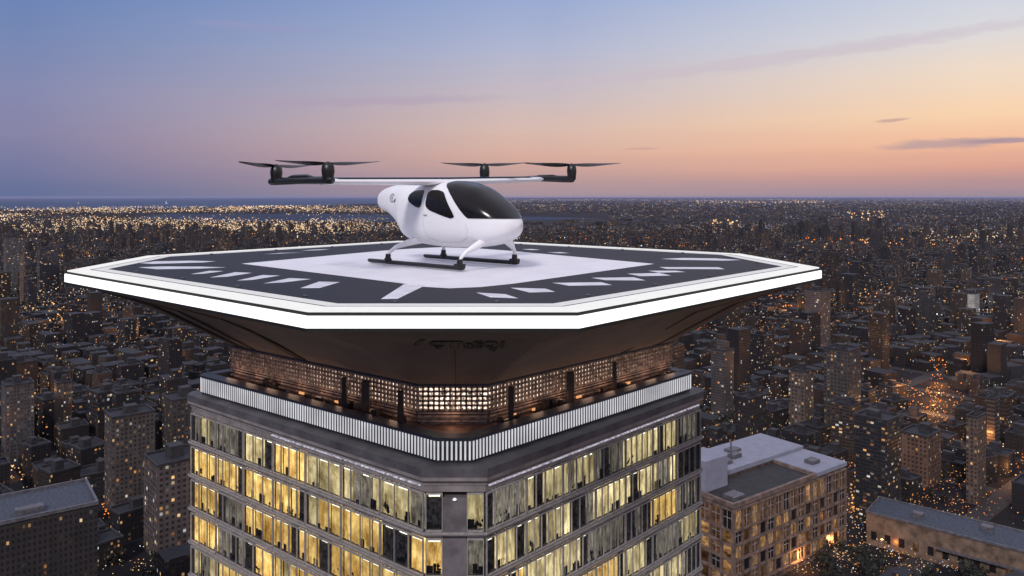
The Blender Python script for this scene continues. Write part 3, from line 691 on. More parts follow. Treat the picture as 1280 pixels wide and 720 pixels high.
def ordn(k):
    k+=1
    if k<=20: return 'nearest' if k==1 else ordw[k-1]
    t_,u_=divmod(k,10); return tens[t_]+('th' if u_==0 else '-'+onew[u_-1])
LS=['the pale ended slab tower','the stepped crown high-rise','the brown high-rise behind the white roof','the broad dim high-rise','the dark square high-rise','the floodlit white hall','the huge dark apartment block','the squat warm walled block','the tan ended slab','the narrow brown slab','the pale lavender high-rise','the brown apartment block','the ornate blue roofed block','the block behind the tower corner','the cold windowed high-rise','the blue grey high-rise','the thin tan chimney','the low dark slab by the pad rim','the high-rise above the mottled roof','the mottled roofed long block','the floodlit stone building','the long low building']
for (best,side),lst in sorted(buckets.items(),key=lambda kv:kv[0]):
    lst.sort(key=lambda a:a[0])
    for k,(_,c) in enumerate(lst):
        _,_,x,y,L1,L2,h,rota=c; r=random.Random(int(x*7+y*13)); tn=tint(r)
        shape='tall' if h>21 else 'mid-height' if h>12 else 'low'
        sh='brown' if tn[0]>tn[2]*1.25 else 'grey'
        tower_tail={'above':'counting upwards from','below':'counting downwards from','left of':'counting leftwards from','right of':'counting rightwards from'}[side]
        lab=f"{shape} {sh} city block, {ordn(k)} {tower_tail} {LS[best]}"
        px=proj(x,y,h)[0]; det=(y<420)
        n0=len(taken)
        tower_block('high_rise' if h>21 else 'city_block',lab,'high-rise' if h>21 else 'city block',x,y,L1,L2,h,tn[:3],int(x+y*3),group='dusky city blocks with lit windows',details=det,ang=rota)
        del taken[n0:]
b=MB()
for _,_,x,y,L1,L2,h,rota in rest:
    b.col=tint(rc); e=Vector((math.cos(rota),math.sin(rota))); f_=Vector((-e.y,e.x)); O=Vector((x,y))-e*L1/2-f_*L2/2; b.prism([tuple(p) for p in rect(O,e,f_,L1,L2)],0,h)
    if rc.random()<.6: k=rc.uniform(.25,.6); O=Vector((x,y))-e*L1*k*rc.uniform(.3,.9)-f_*L2*k*rc.uniform(.3,.9); b.prism([tuple(p) for p in rect(O,e,f_,L1*k,L2*k)],h+.003,h+rc.uniform(1,5))
d=2300.
while d<14000:
    stp=26+d*.010
    n_=int(2*1.15*d/stp)
    for k in range(n_):
        if rc.random()<.45: continue
        x=-1.15*d+stp*k+rc.uniform(-10,10); y=d+rc.uniform(-stp*.4,stp*.4); px,py=proj(x,y,0)
        if px<540 and py<263: continue
        if 165<px<760 and 267<py<278.5: continue
        s=stp*rc.uniform(.3,.62); hh=rc.uniform(4,12)*(1+ (rc.random()<.05)*rc.uniform(.5,2.0)); b.col=tint(rc,.8); a=rc.uniform(0,1.5); e=Vector((math.cos(a),math.sin(a))); f_=Vector((-e.y,e.x)); O=Vector((x,y))-e*s/2-f_*s/2
        b.prism([tuple(p) for p in rect(O,e,f_,s,s*rc.uniform(.5,1))],0,hh)
    d+=stp*1.3
tag(b.build('distant_city',m_city,colattr=True),'mass of far off dark buildings reaching to the horizon','city',kind='stuff')

# glitter of lamps and lit windows -------------------------------------------------
b=MB(); rl=random.Random(99); vis_b=cand
warm=[(1,.22,.03),(1,.38,.08),(1,.52,.17),(1,.66,.34),(1,.78,.55),(.70,.78,1)]
def spark(x,y,z,px_r,ci,st):
    r_=px_r*y/F; b.col=(*warm[ci],st)
    p=Vector((x,y,z)); b.add([p+Vector((r_,0,0)),p-Vector((r_,0,0)),p+Vector((0,r_,0)),p-Vector((0,r_,0)),p+Vector((0,0,r_*.8)),p-Vector((0,0,r_*.8))],[(0,2,4),(2,1,4),(1,3,4),(3,0,4),(2,0,5),(1,2,5),(3,1,5),(0,3,5)])
for vis_,_,x,y,L1,L2,h,rota in cand:
    e=Vector((math.cos(rota),math.sin(rota))); f_=Vector((-e.y,e.x)); O=Vector((x,y))-e*L1/2-f_*L2/2
    dn=.65+1.5*noise.noise(Vector((x*.006,y*.006,4.4)))+.9*noise.noise(Vector((x*.03,y*.03,2.4))); far_=min(1.6,y/500)
    for k in range(int(max(.15,dn)*rl.uniform(1,5)/max(.6,far_))):
        if rl.random()<.5: p=O+e*L1*rl.uniform(.06,.94)-f_*.12
        else: p=O+f_*L2*rl.uniform(.06,.94)-e*.12
        ci=rl.choice([0,0,1,1,2]) if noise.noise(Vector((x*.005,y*.005,7.7)))>.12 else rl.choice([1,2,3,3,4,5])
        spark(p.x,p.y,h*rl.uniform(.1,.97),rl.uniform(.4,.9),ci,rl.choice([.35,.6,1.0,1.6]))
    if rl.random()<.25: spark(x,y,h+.8,rl.uniform(.4,.7),rl.choice([1,3,4,5]),rl.choice([.4,.8]))
cnt=0
while cnt<46000:
    # sample evenly in screen height with more weight towards the horizon
    py=250+ (470)*(rl.random()**2.1); px=rl.uniform(-250,1530); d=HC*F/(py-246)
    if px<550 and py<262.5-.010*px: continue
    if 165<px<760 and 267.3<py<278.2 and rl.random()<.94: continue
    x=(px-640)/F*d; nv=noise.noise(Vector((x*.0035/(1+d*.0003),d*.0012,3.1)))+.5*noise.noise(Vector((x*.02/(1+d*.001),d*.006,9.1)))
    left=px<600
    if py<300:
        dens=1.1 if left else .32
        if left and (256<py<266 or 280<py<297): dens=1.3
        if not left and (262<py<272): dens=.22
        if not left and 291<py<300 and px>1100: dens=1.3
    else: dens=.42
    if rl.random()>max(.03,dens*(.30+2.5*nv)): continue
    n2=noise.noise(Vector((x*.006/(1+d*.0004),d*.004,6.6)))
    if py>300 and px>600: ci=rl.choice([0,0,1,1,2,2]) if n2>-.05 else rl.choice([1,1,2,3,4,5])
    elif left and py<300: ci=rl.choice([2,3,3,4,4])
    elif py<300: ci=rl.choice([2,3,4,5,5])
    else: ci=rl.choice([1,2,3,4,4,5]) if n2<.1 else rl.choice([1,1,2,2,3])
    st=rl.choice([.35,.5,.8,1.2,1.8]) if py>300 else rl.choice([.4,.7,1.0,1.4])*((1.25 if px<420 else .8) if left else .38)
    spark(x,d,rl.uniform(.5,2.5) if py>430 else rl.uniform(2,13) if py>300 else rl.uniform(6,26),rl.uniform(.45,.95) if py>300 else rl.uniform(.4,.8),ci,st); cnt+=1
# rows of lamps along the avenues
for i in range(-20,30):
    for (A_,B_) in ((E1,E2),(E2,E1)):
        if rl.random()<.45: continue
        ci=rl.choice([0,0,1,1,2]); s0=rl.uniform(-300,900); s1=s0+rl.uniform(150,700); t=s0
        while t<s1:
            p=A_*(i*CELL+3)+B_*t; t+=13
            if p.y>130 and abs(p.x)<p.y*.72 and p.y<1600 and rl.random()<.7: spark(p.x,p.y,3.5,rl.uniform(.5,.9),ci,rl.choice([.8,1.2,2]))
# bright clusters seen in the photograph
def cluster(px0,px1,py0,py1,n_,cs,st=1.5,rr=(.6,1.3)):
    for k in range(n_):
        px,py=rl.uniform(px0,px1),rl.uniform(py0,py1); d=HC*F/(py-246); spark((px-640)/F*d,d,(rl.uniform(1,22) if py<420 else rl.uniform(1,12) if py<560 else rl.uniform(.5,3)),rl.uniform(*rr),rl.choice(cs),st*rl.uniform(.5,1.4))
cluster(1158,1184,464,500,40,[0,0,1],1.6,(.6,1.2)); cluster(1120,1205,496,530,80,[0,0,1,1,2,3],1.2)
cluster(960,1012,392,410,45,[0,1,1]); cluster(1000,1128,306,322,160,[0,1,1,2]); cluster(1065,1125,385,402,50,[1,2])
cluster(1150,1280,296,308,170,[3,4,4],1.2,(.6,1.0)); cluster(870,1030,252,254.5,110,[3,3,2],1.4,(.5,.8)); cluster(1060,1110,266,276,40,[2,3]); cluster(890,925,279,284,35,[2,3])
cluster(1235,1280,560,600,25,[0,1,4]); cluster(1190,1222,686,702,45,[1,2],2.2,(.8,1.8)); cluster(125,160,636,650,40,[0,0,1],1.6,(.6,1.3)); cluster(196,238,680,698,50,[0,0,1],1.8,(.7,1.5))
cluster(0,55,586,604,45,[1,2,3]); cluster(30,110,395,440,55,[1,2,2]); cluster(140,200,420,440,40,[1,2]); cluster(1060,1090,580,605,25,[0,1]); cluster(1065,1085,628,644,25,[1,1],1.8,(.8,1.6))
cluster(915,1000,448,470,70,[1,2,4],1.1)
cluster(0,470,286,297,420,[3,3,4],.9,(.6,1.1)); cluster(280,440,288,296,200,[3,4],.9,(.7,1.2)); cluster(0,560,260,266,260,[3,4,2],.8,(.5,.8))
tag(b.build('city_lights',m_lights,colattr=True),'countless tiny warm lights of the city at dusk','lights',kind='stuff')

# dark clumps of street trees
def leaf_clump(b,c,rad,n_,r):
    for k in range(n_):
        v=Vector((r.gauss(0,1),r.gauss(0,1),r.gauss(0,.8))).normalized()*rad*(r.random()**.4); p=c+v; s=rad*r.uniform(.10,.2)
        a=Vector((r.gauss(0,1),r.gauss(0,1),r.gauss(0,1))).normalized(); q=a.orthogonal().normalized(); w=a.cross(q)
        b.add([p+q*s,p+w*s,p-q*s,p-w*s],[(0,1,2,3)])
b=MB(); rt2=random.Random(4)
for (x0,x1,y0,y1,n_) in ((1010,1110,690,735,14),(1090,1230,722,745,10),(0,230,700,745,20),(880,1000,520,545,16),(1090,1200,600,640,8)):
    for k in range(n_):
        px,py=rt2.uniform(x0,x1),rt2.uniform(y0,y1); x,d=gp(px,py); R_=rt2.uniform(1.3,2.6); leaf_clump(b,Vector((x,d,R_*1.5)),R_,170,rt2); b.tube([(x,d,0),(x,d,R_*1.4)],[.25,.1],6)
tag(b.build('street_trees',surf('night_foliage',(.022,.026,.018),.8,var=.4,scale=.6)),'dark clumps of trees between the nearest blocks','trees',kind='stuff')

# street lamps near the long low building and the blue roofed block
def lamp_proto():
    r_=root('street_lamp',(0,0,0),'x','street lamp','street lamps on the streets near the tower')
    b=MB(); b.tube([(0,0,0),(0,0,3.4),(.3,0,3.8),(.9,0,3.9)],[.08,.05,.045,.04],8); b.build('pole',m_post,r_)
    b=MB(); b.cbox((1.1,0,3.86),.6,.28,.10); b.build('lamp_head',emit('sodium_lamp',(1,.45,.12),22),r_)
    return r_
lp=lamp_proto(); first=True
spots=[(1068,632,'beside the orange glow next to the floodlit stone building'),(1098,690,'in front of the low end of the long low building'),(1204,712,'below the lit doors of the long low building'),(1171,500,'at the head of the orange avenue'),(1164,516,'at the foot of the orange avenue'),(143,645,'at the foot of the brown apartment block'),(205,696,'before the ornate blue roofed block'),(226,690,'by the tower end of the ornate block')]
for px,py,wh in spots:
    o=lp if first else lp.copy()
    if not first:
        C.objects.link(o)
        for ch in lp.children:
            c=ch.copy(); C.objects.link(c); c.parent=o
    x,d=gp(px,py); o.location=(x,d,0.04); o['label']='glowing sodium street lamp '+wh; first=False
def plight(px,py,z,power,col=(1,.42,.12)):
    x,d=gp(px,py); l=bpy.data.lights.new('street_glow','POINT'); l.energy=power; l.color=col; l.shadow_soft_size=1.0; o=bpy.data.objects.new('street_glow',l); C.objects.link(o); o.location=(x,d,z)
for a in ((1068,632,4,2500),(1204,708,3,1600),(1120,690,3,700),(1171,500,5,9000),(1164,516,5,9000),(1175,480,5,9000),(143,645,4,4500),(210,694,4,3500),(1000,712,4,3500),(945,718,5,3500),(1040,690,4,3500),(1262,600,5,3000),(985,404,14,16000),(1095,396,14,16000),(1125,500,12,9000),(950,462,14,9000),(1015,446,12,9000),(60,424,12,12000),(160,432,12,12000),(110,520,10,6000),(40,596,10,3500),(1230,575,10,3500),(1150,545,10,4500),(1210,470,12,9000),(930,500,10,6000),(1250,440,14,12000),(20,520,10,6000),(220,470,12,8000),(1206,405,8,14000,(1,.96,.9)),(1230,404,8,9000,(1,.96,.9))): plight(*a)

# two small sailing boats on the horizon
for i,(px,s,lab) in enumerate(((98,.8,'tiny pale sailing boat on the sea near the frame edge'),(208,1.2,'small white sailing boat on the horizon nearer the rotors'))):
    d=12000.; x=(px-640)/F*d; r_=root('sailing_boat',(x,d,.7),lab,'sailing boat','sailing boats on the sea')
    k=s*12
    b=MB(); L_=[(x-k*1.2,d-k*.3),(x+k*1.0,d-k*.35),(x+k*1.6,d),(x+k,d+k*.35),(x-k*1.2,d+k*.3)]; b.prism(L_,.8,.8+k*.4); b.build('hull',m_sail,r_) if False else b.build('hull',m_white,r_)
    b=MB(); b.add([(x-k*.9,d,k*.5),(x+k*.1,d,k*.5),(x,d+k*.1,k*4),(x-k*.9,d+k*.12,k*.5),(x+k*.1,d+k*.12,k*.5)],[(0,1,2),(4,3,2),(0,3,4,1),(0,2,3),(1,4,2)]); b.build('sail',m_white,r_)

# ------------------------------------------------------------------ air taxi
AC=Vector((-1.037,11.235)); ang=math.atan2(-.653,.757)
ac=root('air_taxi',(S*AC.x,S*AC.y,zd-.006),'white electric multirotor air taxi with dark bubble canopy standing on skids','aircraft')
ac.rotation_euler=(0,0,ang)
T=lambda s,y,z: Vector((S*s,S*y,S*z))
class AM(MB):
    def build(s,name,mats,parent=ac,smooth=True,ang=45):
        o=MB.build(s,name,mats,parent,world=True)
        if smooth: smooth_by_angle(o,ang)
        return o
KS=[-1.42,-1.36,-1.22,-1.07,-.95,-.82,-.70,-.58,-.2,.2,.42,.77,1.04,1.23,1.37,1.455,1.49]
ZB=[.925,.83,.78,.73,.67,.59,.49,.375,.295,.275,.275,.29,.325,.375,.45,.53,.59]
ZT=[.975,1.06,1.13,1.165,1.185,1.195,1.203,1.206,1.212,1.228,1.226,1.155,1.01,.875,.755,.685,.62]
WD=[.03,.10,.155,.20,.235,.27,.31,.355,.425,.45,.455,.445,.405,.335,.23,.12,.02]
def pchip(xs,ys):
    n=len(xs); h=[xs[i+1]-xs[i] for i in range(n-1)]; d=[(ys[i+1]-ys[i])/h[i] for i in range(n-1)]; m=[d[0]]
    for i in range(1,n-1):
        if d[i-1]*d[i]<=0: m.append(0)
        else:
            w1,w2=2*h[i]+h[i-1],h[i]+2*h[i-1]; m.append((w1+w2)/(w1/d[i-1]+w2/d[i]))
    m.append(d[-1])
    def f(x):
        x=min(max(x,xs[0]),xs[-1]); i=0
        while i<n-2 and x>xs[i+1]: i+=1
        t=(x-xs[i])/h[i]
        return (2*t**3-3*t*t+1)*ys[i]+(t**3-2*t*t+t)*h[i]*m[i]+(-2*t**3+3*t*t)*ys[i+1]+(t**3-t*t)*h[i]*m[i+1]
    return f
fzb,fzt,fw=pchip(KS,ZB),pchip(KS,ZT),pchip(KS,WD)
NE=2.6
def yh(s_,z):
    zb_,zt_=fzb(s_),fzt(s_); zc,h_=(zb_+zt_)/2,(zt_-zb_)/2; q=abs((z-zc)/h_)
    return 0.0 if q>=1 else fw(s_)*(1-q**NE)**(1/NE)
b=AM(); NS,NR=110,56; vsx=[]
for i in range(NS+1):
    u=i/NS; s_=-1.42+2.91*(.5-.5*math.cos(math.pi*u))*.55+2.91*u*.45
    zb_,zt_=fzb(s_),fzt(s_); zc,h_=(zb_+zt_)/2,(zt_-zb_)/2; w=fw(s_)
    for j in range(NR):
        a=2*math.pi*j/NR; ca,sa=math.cos(a),math.sin(a)
        vsx.append(T(s_,w*math.copysign(abs(ca)**(2/NE),ca),zc+h_*math.copysign(abs(sa)**(2/NE),sa)))
fsx=[(i*NR+j,(i+1)*NR+j,(i+1)*NR+(j+1)%NR,i*NR+(j+1)%NR) for i in range(NS) for j in range(NR)]
fsx=[f[::-1] for f in fsx]
b.add(vsx,fsx+[tuple(range(NR)),tuple(range((NS+1)*NR-1,NS*NR-1,-1))]); fus=b.build('fuselage',m_white,ang=60)
# windshield, built from level slices of the hull
def sb(z): 
    pts=[(.70,.95),(.74,.89),(.85,.775),(1.0,.62),(1.10,.50),(1.15,.42),(1.19,.37),(1.226,.40)]
    for (z0,s0),(z1,s1) in zip(pts,pts[1:]):
        if z<=z1: return s0+(s1-s0)*(z-z0)/(z1-z0)
    return pts[-1][1]
def sf(z):
    lo,hi=.43,1.49
    for _ in range(40):
        m=(lo+hi)/2
        if fzt(m)>z: lo=m
        else: hi=m
    return lo
b=AM(); NZ,NT=36,40; vv=[]
for i in range(NZ+1):
    z=.705+(1.2245-.705)*(1-(1-i/NZ)**2); s0=sb(z); s1=max(sf(z),s0+.005)
    for j in range(2*NT+1):
        t=abs(j-NT)/NT; sg=-1 if j<NT else 1; s_=s1-(s1-s0)*(1-math.cos(t*math.pi/2)) if False else s1-(s1-s0)*t*t
        y=yh(s_,z)*sg if t>0 else 0
        vv.append(T(.6+(s_-.6)*1.010,y*1.014,z+.004+(z-.7)*.006))
W2=2*NT+1
b.add(vv,[(i*W2+j,i*W2+j+1,(i+1)*W2+j+1,(i+1)*W2+j) for i in range(NZ) for j in range(2*NT)]); b.build('windshield',m_glass,ang=70)
def chaikin(p,k=2):
    for _ in range(k):
        q=[]
        for i in range(len(p)):
            a,c=p[i],p[(i+1)%len(p)]; q+= [(a[0]*.85+c[0]*.15,a[1]*.85+c[1]*.15),(a[0]*.15+c[0]*.85,a[1]*.15+c[1]*.85)]
        p=q
    return p
def side_window(poly,side,name,mat,off=.008,rows=18,cols=14,parent=ac):
    poly=chaikin(poly); z0,z1=min(p[1] for p in poly),max(p[1] for p in poly); vv=[]
    for i in range(rows+1):
        z=z0+1e-4+(z1-z0-2e-4)*i/rows; xs=[]
        for k in range(len(poly)):
            a,c=poly[k],poly[(k+1)%len(poly)]
            if (a[1]-z)*(c[1]-z)<=0 and a[1]!=c[1]: xs.append(a[0]+(c[0]-a[0])*(z-a[1])/(c[1]-a[1]))
        x0,x1=min(xs),max(xs)
        for j in range(cols+1): s_=x0+(x1-x0)*j/cols; vv.append(T(s_,side*(yh(s_,z)+off),z))
    b=AM(); f=[(i*(cols+1)+j,i*(cols+1)+j+1,(i+1)*(cols+1)+j+1,(i+1)*(cols+1)+j) for i in range(rows) for j in range(cols)]
    if side>0: f=[q[::-1] for q in f]
    b.add(vv,f); return b.build(name,mat,parent=parent)
w1=[(-.31,.98),(-.295,1.04),(-.23,1.085),(-.16,1.10),(.02,1.10),(.035,1.0),(.03,.88),(-.01,.845),(-.07,.85),(-.18,.89),(-.275,.935)]
w2=[(.125,.835),(.12,1.10),(.37,1.10),(.46,1.06),(.55,.95),(.69,.77),(.715,.71),(.63,.70)]
for sd in (-1,1):
    side_window(w1,sd,'rear_window',m_glass); side_window(w2,sd,'door_window',m_glass)
    # door outline
    b=AM(); P=[(.085,1.12),(.075,.9),(.07,.6),(.12,.42),(.3,.36),(.7,.37),(.88,.44),(.93,.55),(.90,.66)]
    pts=[]
    for a,c in zip(P,P[1:]):
        for q in range(6): t=q/6; s_,z=a[0]*(1-t)+c[0]*t,a[1]*(1-t)+c[1]*t; pts.append(T(s_,sd*(yh(s_,z)+.0005),z))
    b.tube(pts,.006,6); b.build('door_seam',m_grey)
    b=AM(); s_,z=.13,.74; b.cbox(T(s_,sd*(yh(s_,z)+.004),z),.22,.03,.05); b.build('door_handle',m_grey,smooth=False)
    # pale emblem: broken ring, dot and short dark bar on the tail
    b=AM(); 
    for k in range(26):
        a0=.5+k*5.0/26; rr=.075
        q=[]
        for da,rd in ((0,rr),(5.0/26,rr),(5.0/26,rr*.72),(0,rr*.72)): s_,z=-.80+rd*math.cos(a0+da),.985+rd*math.sin(a0+da)*.9; q.append(T(s_,sd*(yh(s_,z)+.006),z))
        b.add(q,[(0,1,2,3)])
    b.build('emblem',m_grey,smooth=False); b=AM()
    for k in range(10):
        a0=k*math.tau/10; q=[]
        for da,rd in ((0,.026),(math.tau/10,.026),(0,0.0)): s_,z=-.80+rd*math.cos(a0+da),.985+rd*math.sin(a0+da); q.append(T(s_,sd*(yh(s_,z)+.006),z))
        b.add(q,[(0,1,2)])
    b.build('emblem',m_grey,smooth=False)
    b=AM(); q=[]
    for s_,z in ((-.735,.925),(-.705,.915),(-.665,.965),(-.695,.975)): q.append(T(s_,sd*(yh(s_,z)+.007),z))
    b.add(q,[(0,1,2,3)]); b.build('emblem',m_dkgrey,smooth=False)
# belly light
# skids and struts
for sd in (-1,1):
    y=.565*sd; b=AM()
    b.tube([T(-.99,y,.05),T(-.95,y,.045),T(.95,y,.045),T(1.0,y,.05)],[.08,.105,.105,.09],12,flat=.9); sk=b.build('skid',m_black)
    b=AM(); b.cbox(T(.93,y,.075),.36,.30,.16); b.build('skid_cap',m_black,parent=ac,smooth=False)
    for s0,s1,s2 in ((-.55,-.47,-.20),(.93,.98,1.08)):
        zb1=fzb(s2)
        b=AM(); pts=[T(s0,y,.13),T(s0+.02,y*.98,.19),T(s1,y*.84,.265),T((s1+s2)/2,y*.66,.325),T(s2,y*.33,zb1+.085)]
        b.tube(pts,[.07,.08,.105,.16,.20],14,flat=.8); b.build('strut',m_white,ang=80)
        b=AM(); b.tube([T(s0-.005,y,.03),T(s0,y,.10),T(s0+.005,y*.995,.165)],[.14,.13,.11],12); b.lathe(T(s0,y,.085),[(.165,-.04),(.165,.04)],12); b.build('clamp',m_black)
# wing beam
def wing_z(y): return 1.238+(.014*y if y<0 else .034*y)
b=AM(); NWS=24; prof=[]
npf=20
for k in range(npf):
    a=math.tau*k/npf; prof.append((.5*math.cos(a),.5*math.sin(a)*(1.0 if math.cos(a)>0 else .8)))
vv=[]
for i in range(NWS+1):
    y=-2.16+4.36*i/NWS; ch=.42-.05*abs(y); th=.115-.014*abs(y)
    for (pa,pb_) in prof: vv.append(T(.02+pa*ch,y,wing_z(y)-.015+pb_*th))
b.add(vv,[(i*npf+j,(i+1)*npf+j,(i+1)*npf+(j+1)%npf,i*npf+(j+1)%npf) for i in range(NWS) for j in range(npf)]+[tuple(range(npf))[::-1],tuple(range(NWS*npf,(NWS+1)*npf))]); b.build('wing_beam',m_white,ang=60)
b=AM(); vv=[]
for i in range(NWS+1):
    y=-1.95+3.9*i/NWS; 
    for sx,dz in ((.16,.044),(.13,.052),(-.14,.052),(-.17,.03)): vv.append(T(.02+sx*(1-.12*abs(y)),y,wing_z(y)+dz-.013*abs(y)*.5))
b.add(vv,[(i*4+j,(i+1)*4+j,(i+1)*4+j+1,i*4+j+1) for i in range(NWS) for j in range(3)]+[(i*4+3,(i+1)*4+3,(i+1)*4,i*4) for i in range(NWS)]+[(0,1,2,3),(NWS*4+3,NWS*4+2,NWS*4+1,NWS*4)]); b.build('wing_top',m_skytop,smooth=False)
# faired root over the cabin
b=AM(); b.tube([T(-.75,0,1.16),T(-.3,0,1.195),T(.2,0,1.205),T(.42,0,1.20)],[.12,.5,.55,.3],18,flat=.16); b.build('wing_fairing',m_white,ang=80)
# pods
def pod(y,s0,s1,z,name='motor_boom',taper=False):
    b=AM()
    if taper: pts=[T(s0,y,z+.03),T(s0+.15,y,z+.028),T(s0+.5,y,z+.02),T(s1-.15,y,z),T(s1-.03,y,z),T(s1+.01,y,z+.01)]; rr=[.03,.13,.19,.20,.20,.12]
    else: pts=[T(s0,y,z+.01),T(s0+.03,y,z),T(s0+.12,y,z),T((s0+s1)/2,y,z+.004),T(s1-.12,y,z),T(s1-.03,y,z),T(s1,y,z+.01)]; rr=[.10,.17,.175,.165,.175,.17,.10]
    b.tube(pts,rr,16,flat=.85); p=b.build(name,m_black)
    b=AM(); m=(s0+s1)/2; b.tube([T(m-.34,y,z+.03),T(m-.15,y,z+.055),T(m+.15,y,z+.055),T(m+.36,y,z+.03)],[.04,.11,.11,.04],12,flat=.7); b.build('boom_fairing',m_black,parent=p)
pod(-2.28,-.90,.47,1.205); pod(2.28,-.42,.74,1.295,taper=True)
def rotor(s_,y,z0,z1,R_,a,col=None,drag=0):
    b=AM(); c=T(s_,y,0)
    b.lathe(c,[(.20,S*z0),(.22,S*(z0+.3*(z1-z0))),(.24,S*(z0+.55*(z1-z0))),(.22,S*(z0+.8*(z1-z0))),(.12,S*z1-.02),(.05,S*z1+.02)],20); mt=b.build('motor',m_black)
    b=AM(); b.lathe(c,[(.15,S*z1-.10),(.15,S*z1-.06)],16); b.cbox(c+Vector((.0,0,S*z1-.035)),.34,.12,.05,(math.cos(a),math.sin(a),0),(-math.sin(a),math.cos(a),0)); hb=b.build('hub',m_black,parent=mt,smooth=False)
    for k in (0,1):
        aa=a+math.pi*k; d=Vector((math.cos(aa),math.sin(aa),0)); e=Vector((-d.y,d.x,0)); b=AM(); vv=[]; K=14
        for i in range(K+1):
            t=i/K; r_=S*R_*(.06+.94*t); ch=S*R_*(.08+.13*math.sin(min(1,t*2.2)*math.pi/2)*(1-t*.75)); tw_=.50*(1-t)+.12; zc=S*z1-.035+S*.028*t*t
            if t>.97: ch*=.5
            p=c+d*r_+Vector((0,0,zc)); ce,se=math.cos(tw_),math.sin(tw_); fv=e*ce+Vector((0,0,se)); nv=Vector((0,0,ce))-e*se; th=.018*(1-t*.6)
            vv+= [p+fv*ch*.35,p+nv*th+fv*ch*.05,p-fv*ch*.65,p-nv*th]
        b.add(vv,[(i*4+j,i*4+(j+1)%4,(i+1)*4+(j+1)%4,(i+1)*4+j) for i in range(K) for j in range(4)]+[(3,2,1,0),(K*4,K*4+1,K*4+2,K*4+3)]); b.build('rotor_blade',m_blade,parent=mt,smooth=False)
ax=lambda deg: math.radians(deg)-ang      # heading in the world -> local angle
rotor(-.76,-2.28,1.20,1.425,.62,ax(62)); rotor(.375,-2.28,1.20,1.425,.62,ax(14))
rotor(.70,2.28,1.29,1.545,.82,ax(4)); rotor(-.03,.96,1.24,1.525,.70,ax(-6))

# ------------------------------------------------------------------ sky, sun, haze
w=bpy.data.worlds.new('World'); bpy.context.scene.world=w; w.use_nodes=True; t=w.node_tree; t.nodes.clear(); L=t.links
def lin(c): return tuple(((x/255)/12.92 if x/255<=.04045 else ((x/255+.055)/1.055)**2.4) for x in c)
tc=N(t,'TexCoord'); sp=N(t,'SeparateXYZ'); L.new(tc.outputs['Generated'],sp.inputs[0])
hx=M_(t,'POWER',M_(t,'ADD',M_(t,'MULTIPLY',sp.outputs[0],sp.outputs[0]),M_(t,'MULTIPLY',sp.outputs[1],sp.outputs[1])),.5)
hx=M_(t,'MAXIMUM',hx,.001); el=M_(t,'ARCTAN2',sp.outputs[2],hx); az=M_(t,'DIVIDE',sp.outputs[0],hx)
cxy=N(t,'CombineXYZ'); L.new(M_(t,'MULTIPLY',az,1.2),cxy.inputs[0]); L.new(M_(t,'MULTIPLY',el,16),cxy.inputs[1]); L.new(M_(t,'MULTIPLY',sp.outputs[1],.8),cxy.inputs[2])
nzc=N(t,'TexNoise',ins={'Scale':2.2,'Detail':5,'Roughness':.55}); L.new(cxy.outputs[0],nzc.inputs['Vector'])
elw=M_(t,'ADD',el,M_(t,'MULTIPLY',M_(t,'SUBTRACT',nzc.outputs[0],.5),.022))
def ramp(stops):
    r=N(t,'ValToRGB'); r.color_ramp.interpolation='B_SPLINE' if False else 'LINEAR'; L.new(M_(t,'DIVIDE',elw,.6),r.inputs[0]); cr=r.color_ramp
    while len(cr.elements)>1: cr.elements.remove(cr.elements[0])
    cr.elements[0].position=stops[0][0]/.6; cr.elements[0].color=(*lin(stops[0][1]),1)
    for p,c in stops[1:]:
        e=cr.elements.new(p/.6); e.color=(*lin(c),1)
    return r.outputs[0]
ZEN=[(.42,(165,178,212)),(.6,(200,200,220))]
rl_=ramp([(0,(94,110,150)),(.03,(112,118,158)),(.07,(130,128,166)),(.12,(130,134,174)),(.18,(114,132,178)),(.255,(96,126,182))]+ZEN)
rm_=ramp([(0,(164,145,156)),(.025,(188,155,154)),(.055,(214,172,158)),(.09,(214,184,174)),(.13,(199,184,190)),(.19,(176,181,207)),(.255,(152,168,208))]+ZEN)
rr_=ramp([(0,(160,140,152)),(.018,(188,148,148)),(.033,(218,162,146)),(.06,(242,188,156)),(.095,(248,210,174)),(.14,(238,217,198)),(.19,(218,216,220)),(.255,(192,204,226))]+ZEN)
f1=N(t,'MapRange',interpolation_type='SMOOTHSTEP' if False else 'LINEAR',ins={1:-.54,2:.0}); L.new(az,f1.inputs[0]); f2=N(t,'MapRange',ins={1:.05,2:.52}); L.new(az,f2.inputs[0])
skc=MIX(t,f2.outputs[0],MIX(t,f1.outputs[0],rl_,rm_),rr_)
# clouds: (azimuth, elevation, half length, half thickness, tilt, colour, strength)
def cloud(a0,e0,la,le,tilt,col,amt):
    global skc
    da=M_(t,'SUBTRACT',az,a0); de=M_(t,'SUBTRACT',M_(t,'SUBTRACT',el,e0),M_(t,'MULTIPLY',da,tilt))
    q=M_(t,'ADD',M_(t,'POWER',M_(t,'ABSOLUTE',M_(t,'DIVIDE',da,la)),2),M_(t,'POWER',M_(t,'ABSOLUTE',M_(t,'DIVIDE',M_(t,'ADD',de,M_(t,'MULTIPLY',M_(t,'SUBTRACT',nzf.outputs[0],.5),le*1.6)),le)),2))
    m=N(t,'MapRange',interpolation_type='SMOOTHSTEP',ins={1:1.0,2:.1,3:0,4:amt}); L.new(q,m.inputs[0]); front=M_(t,'GREATER_THAN',sp.outputs[1],0)
    skc=MIX(t,M_(t,'MULTIPLY',m.outputs[0],front),skc,lin(col))
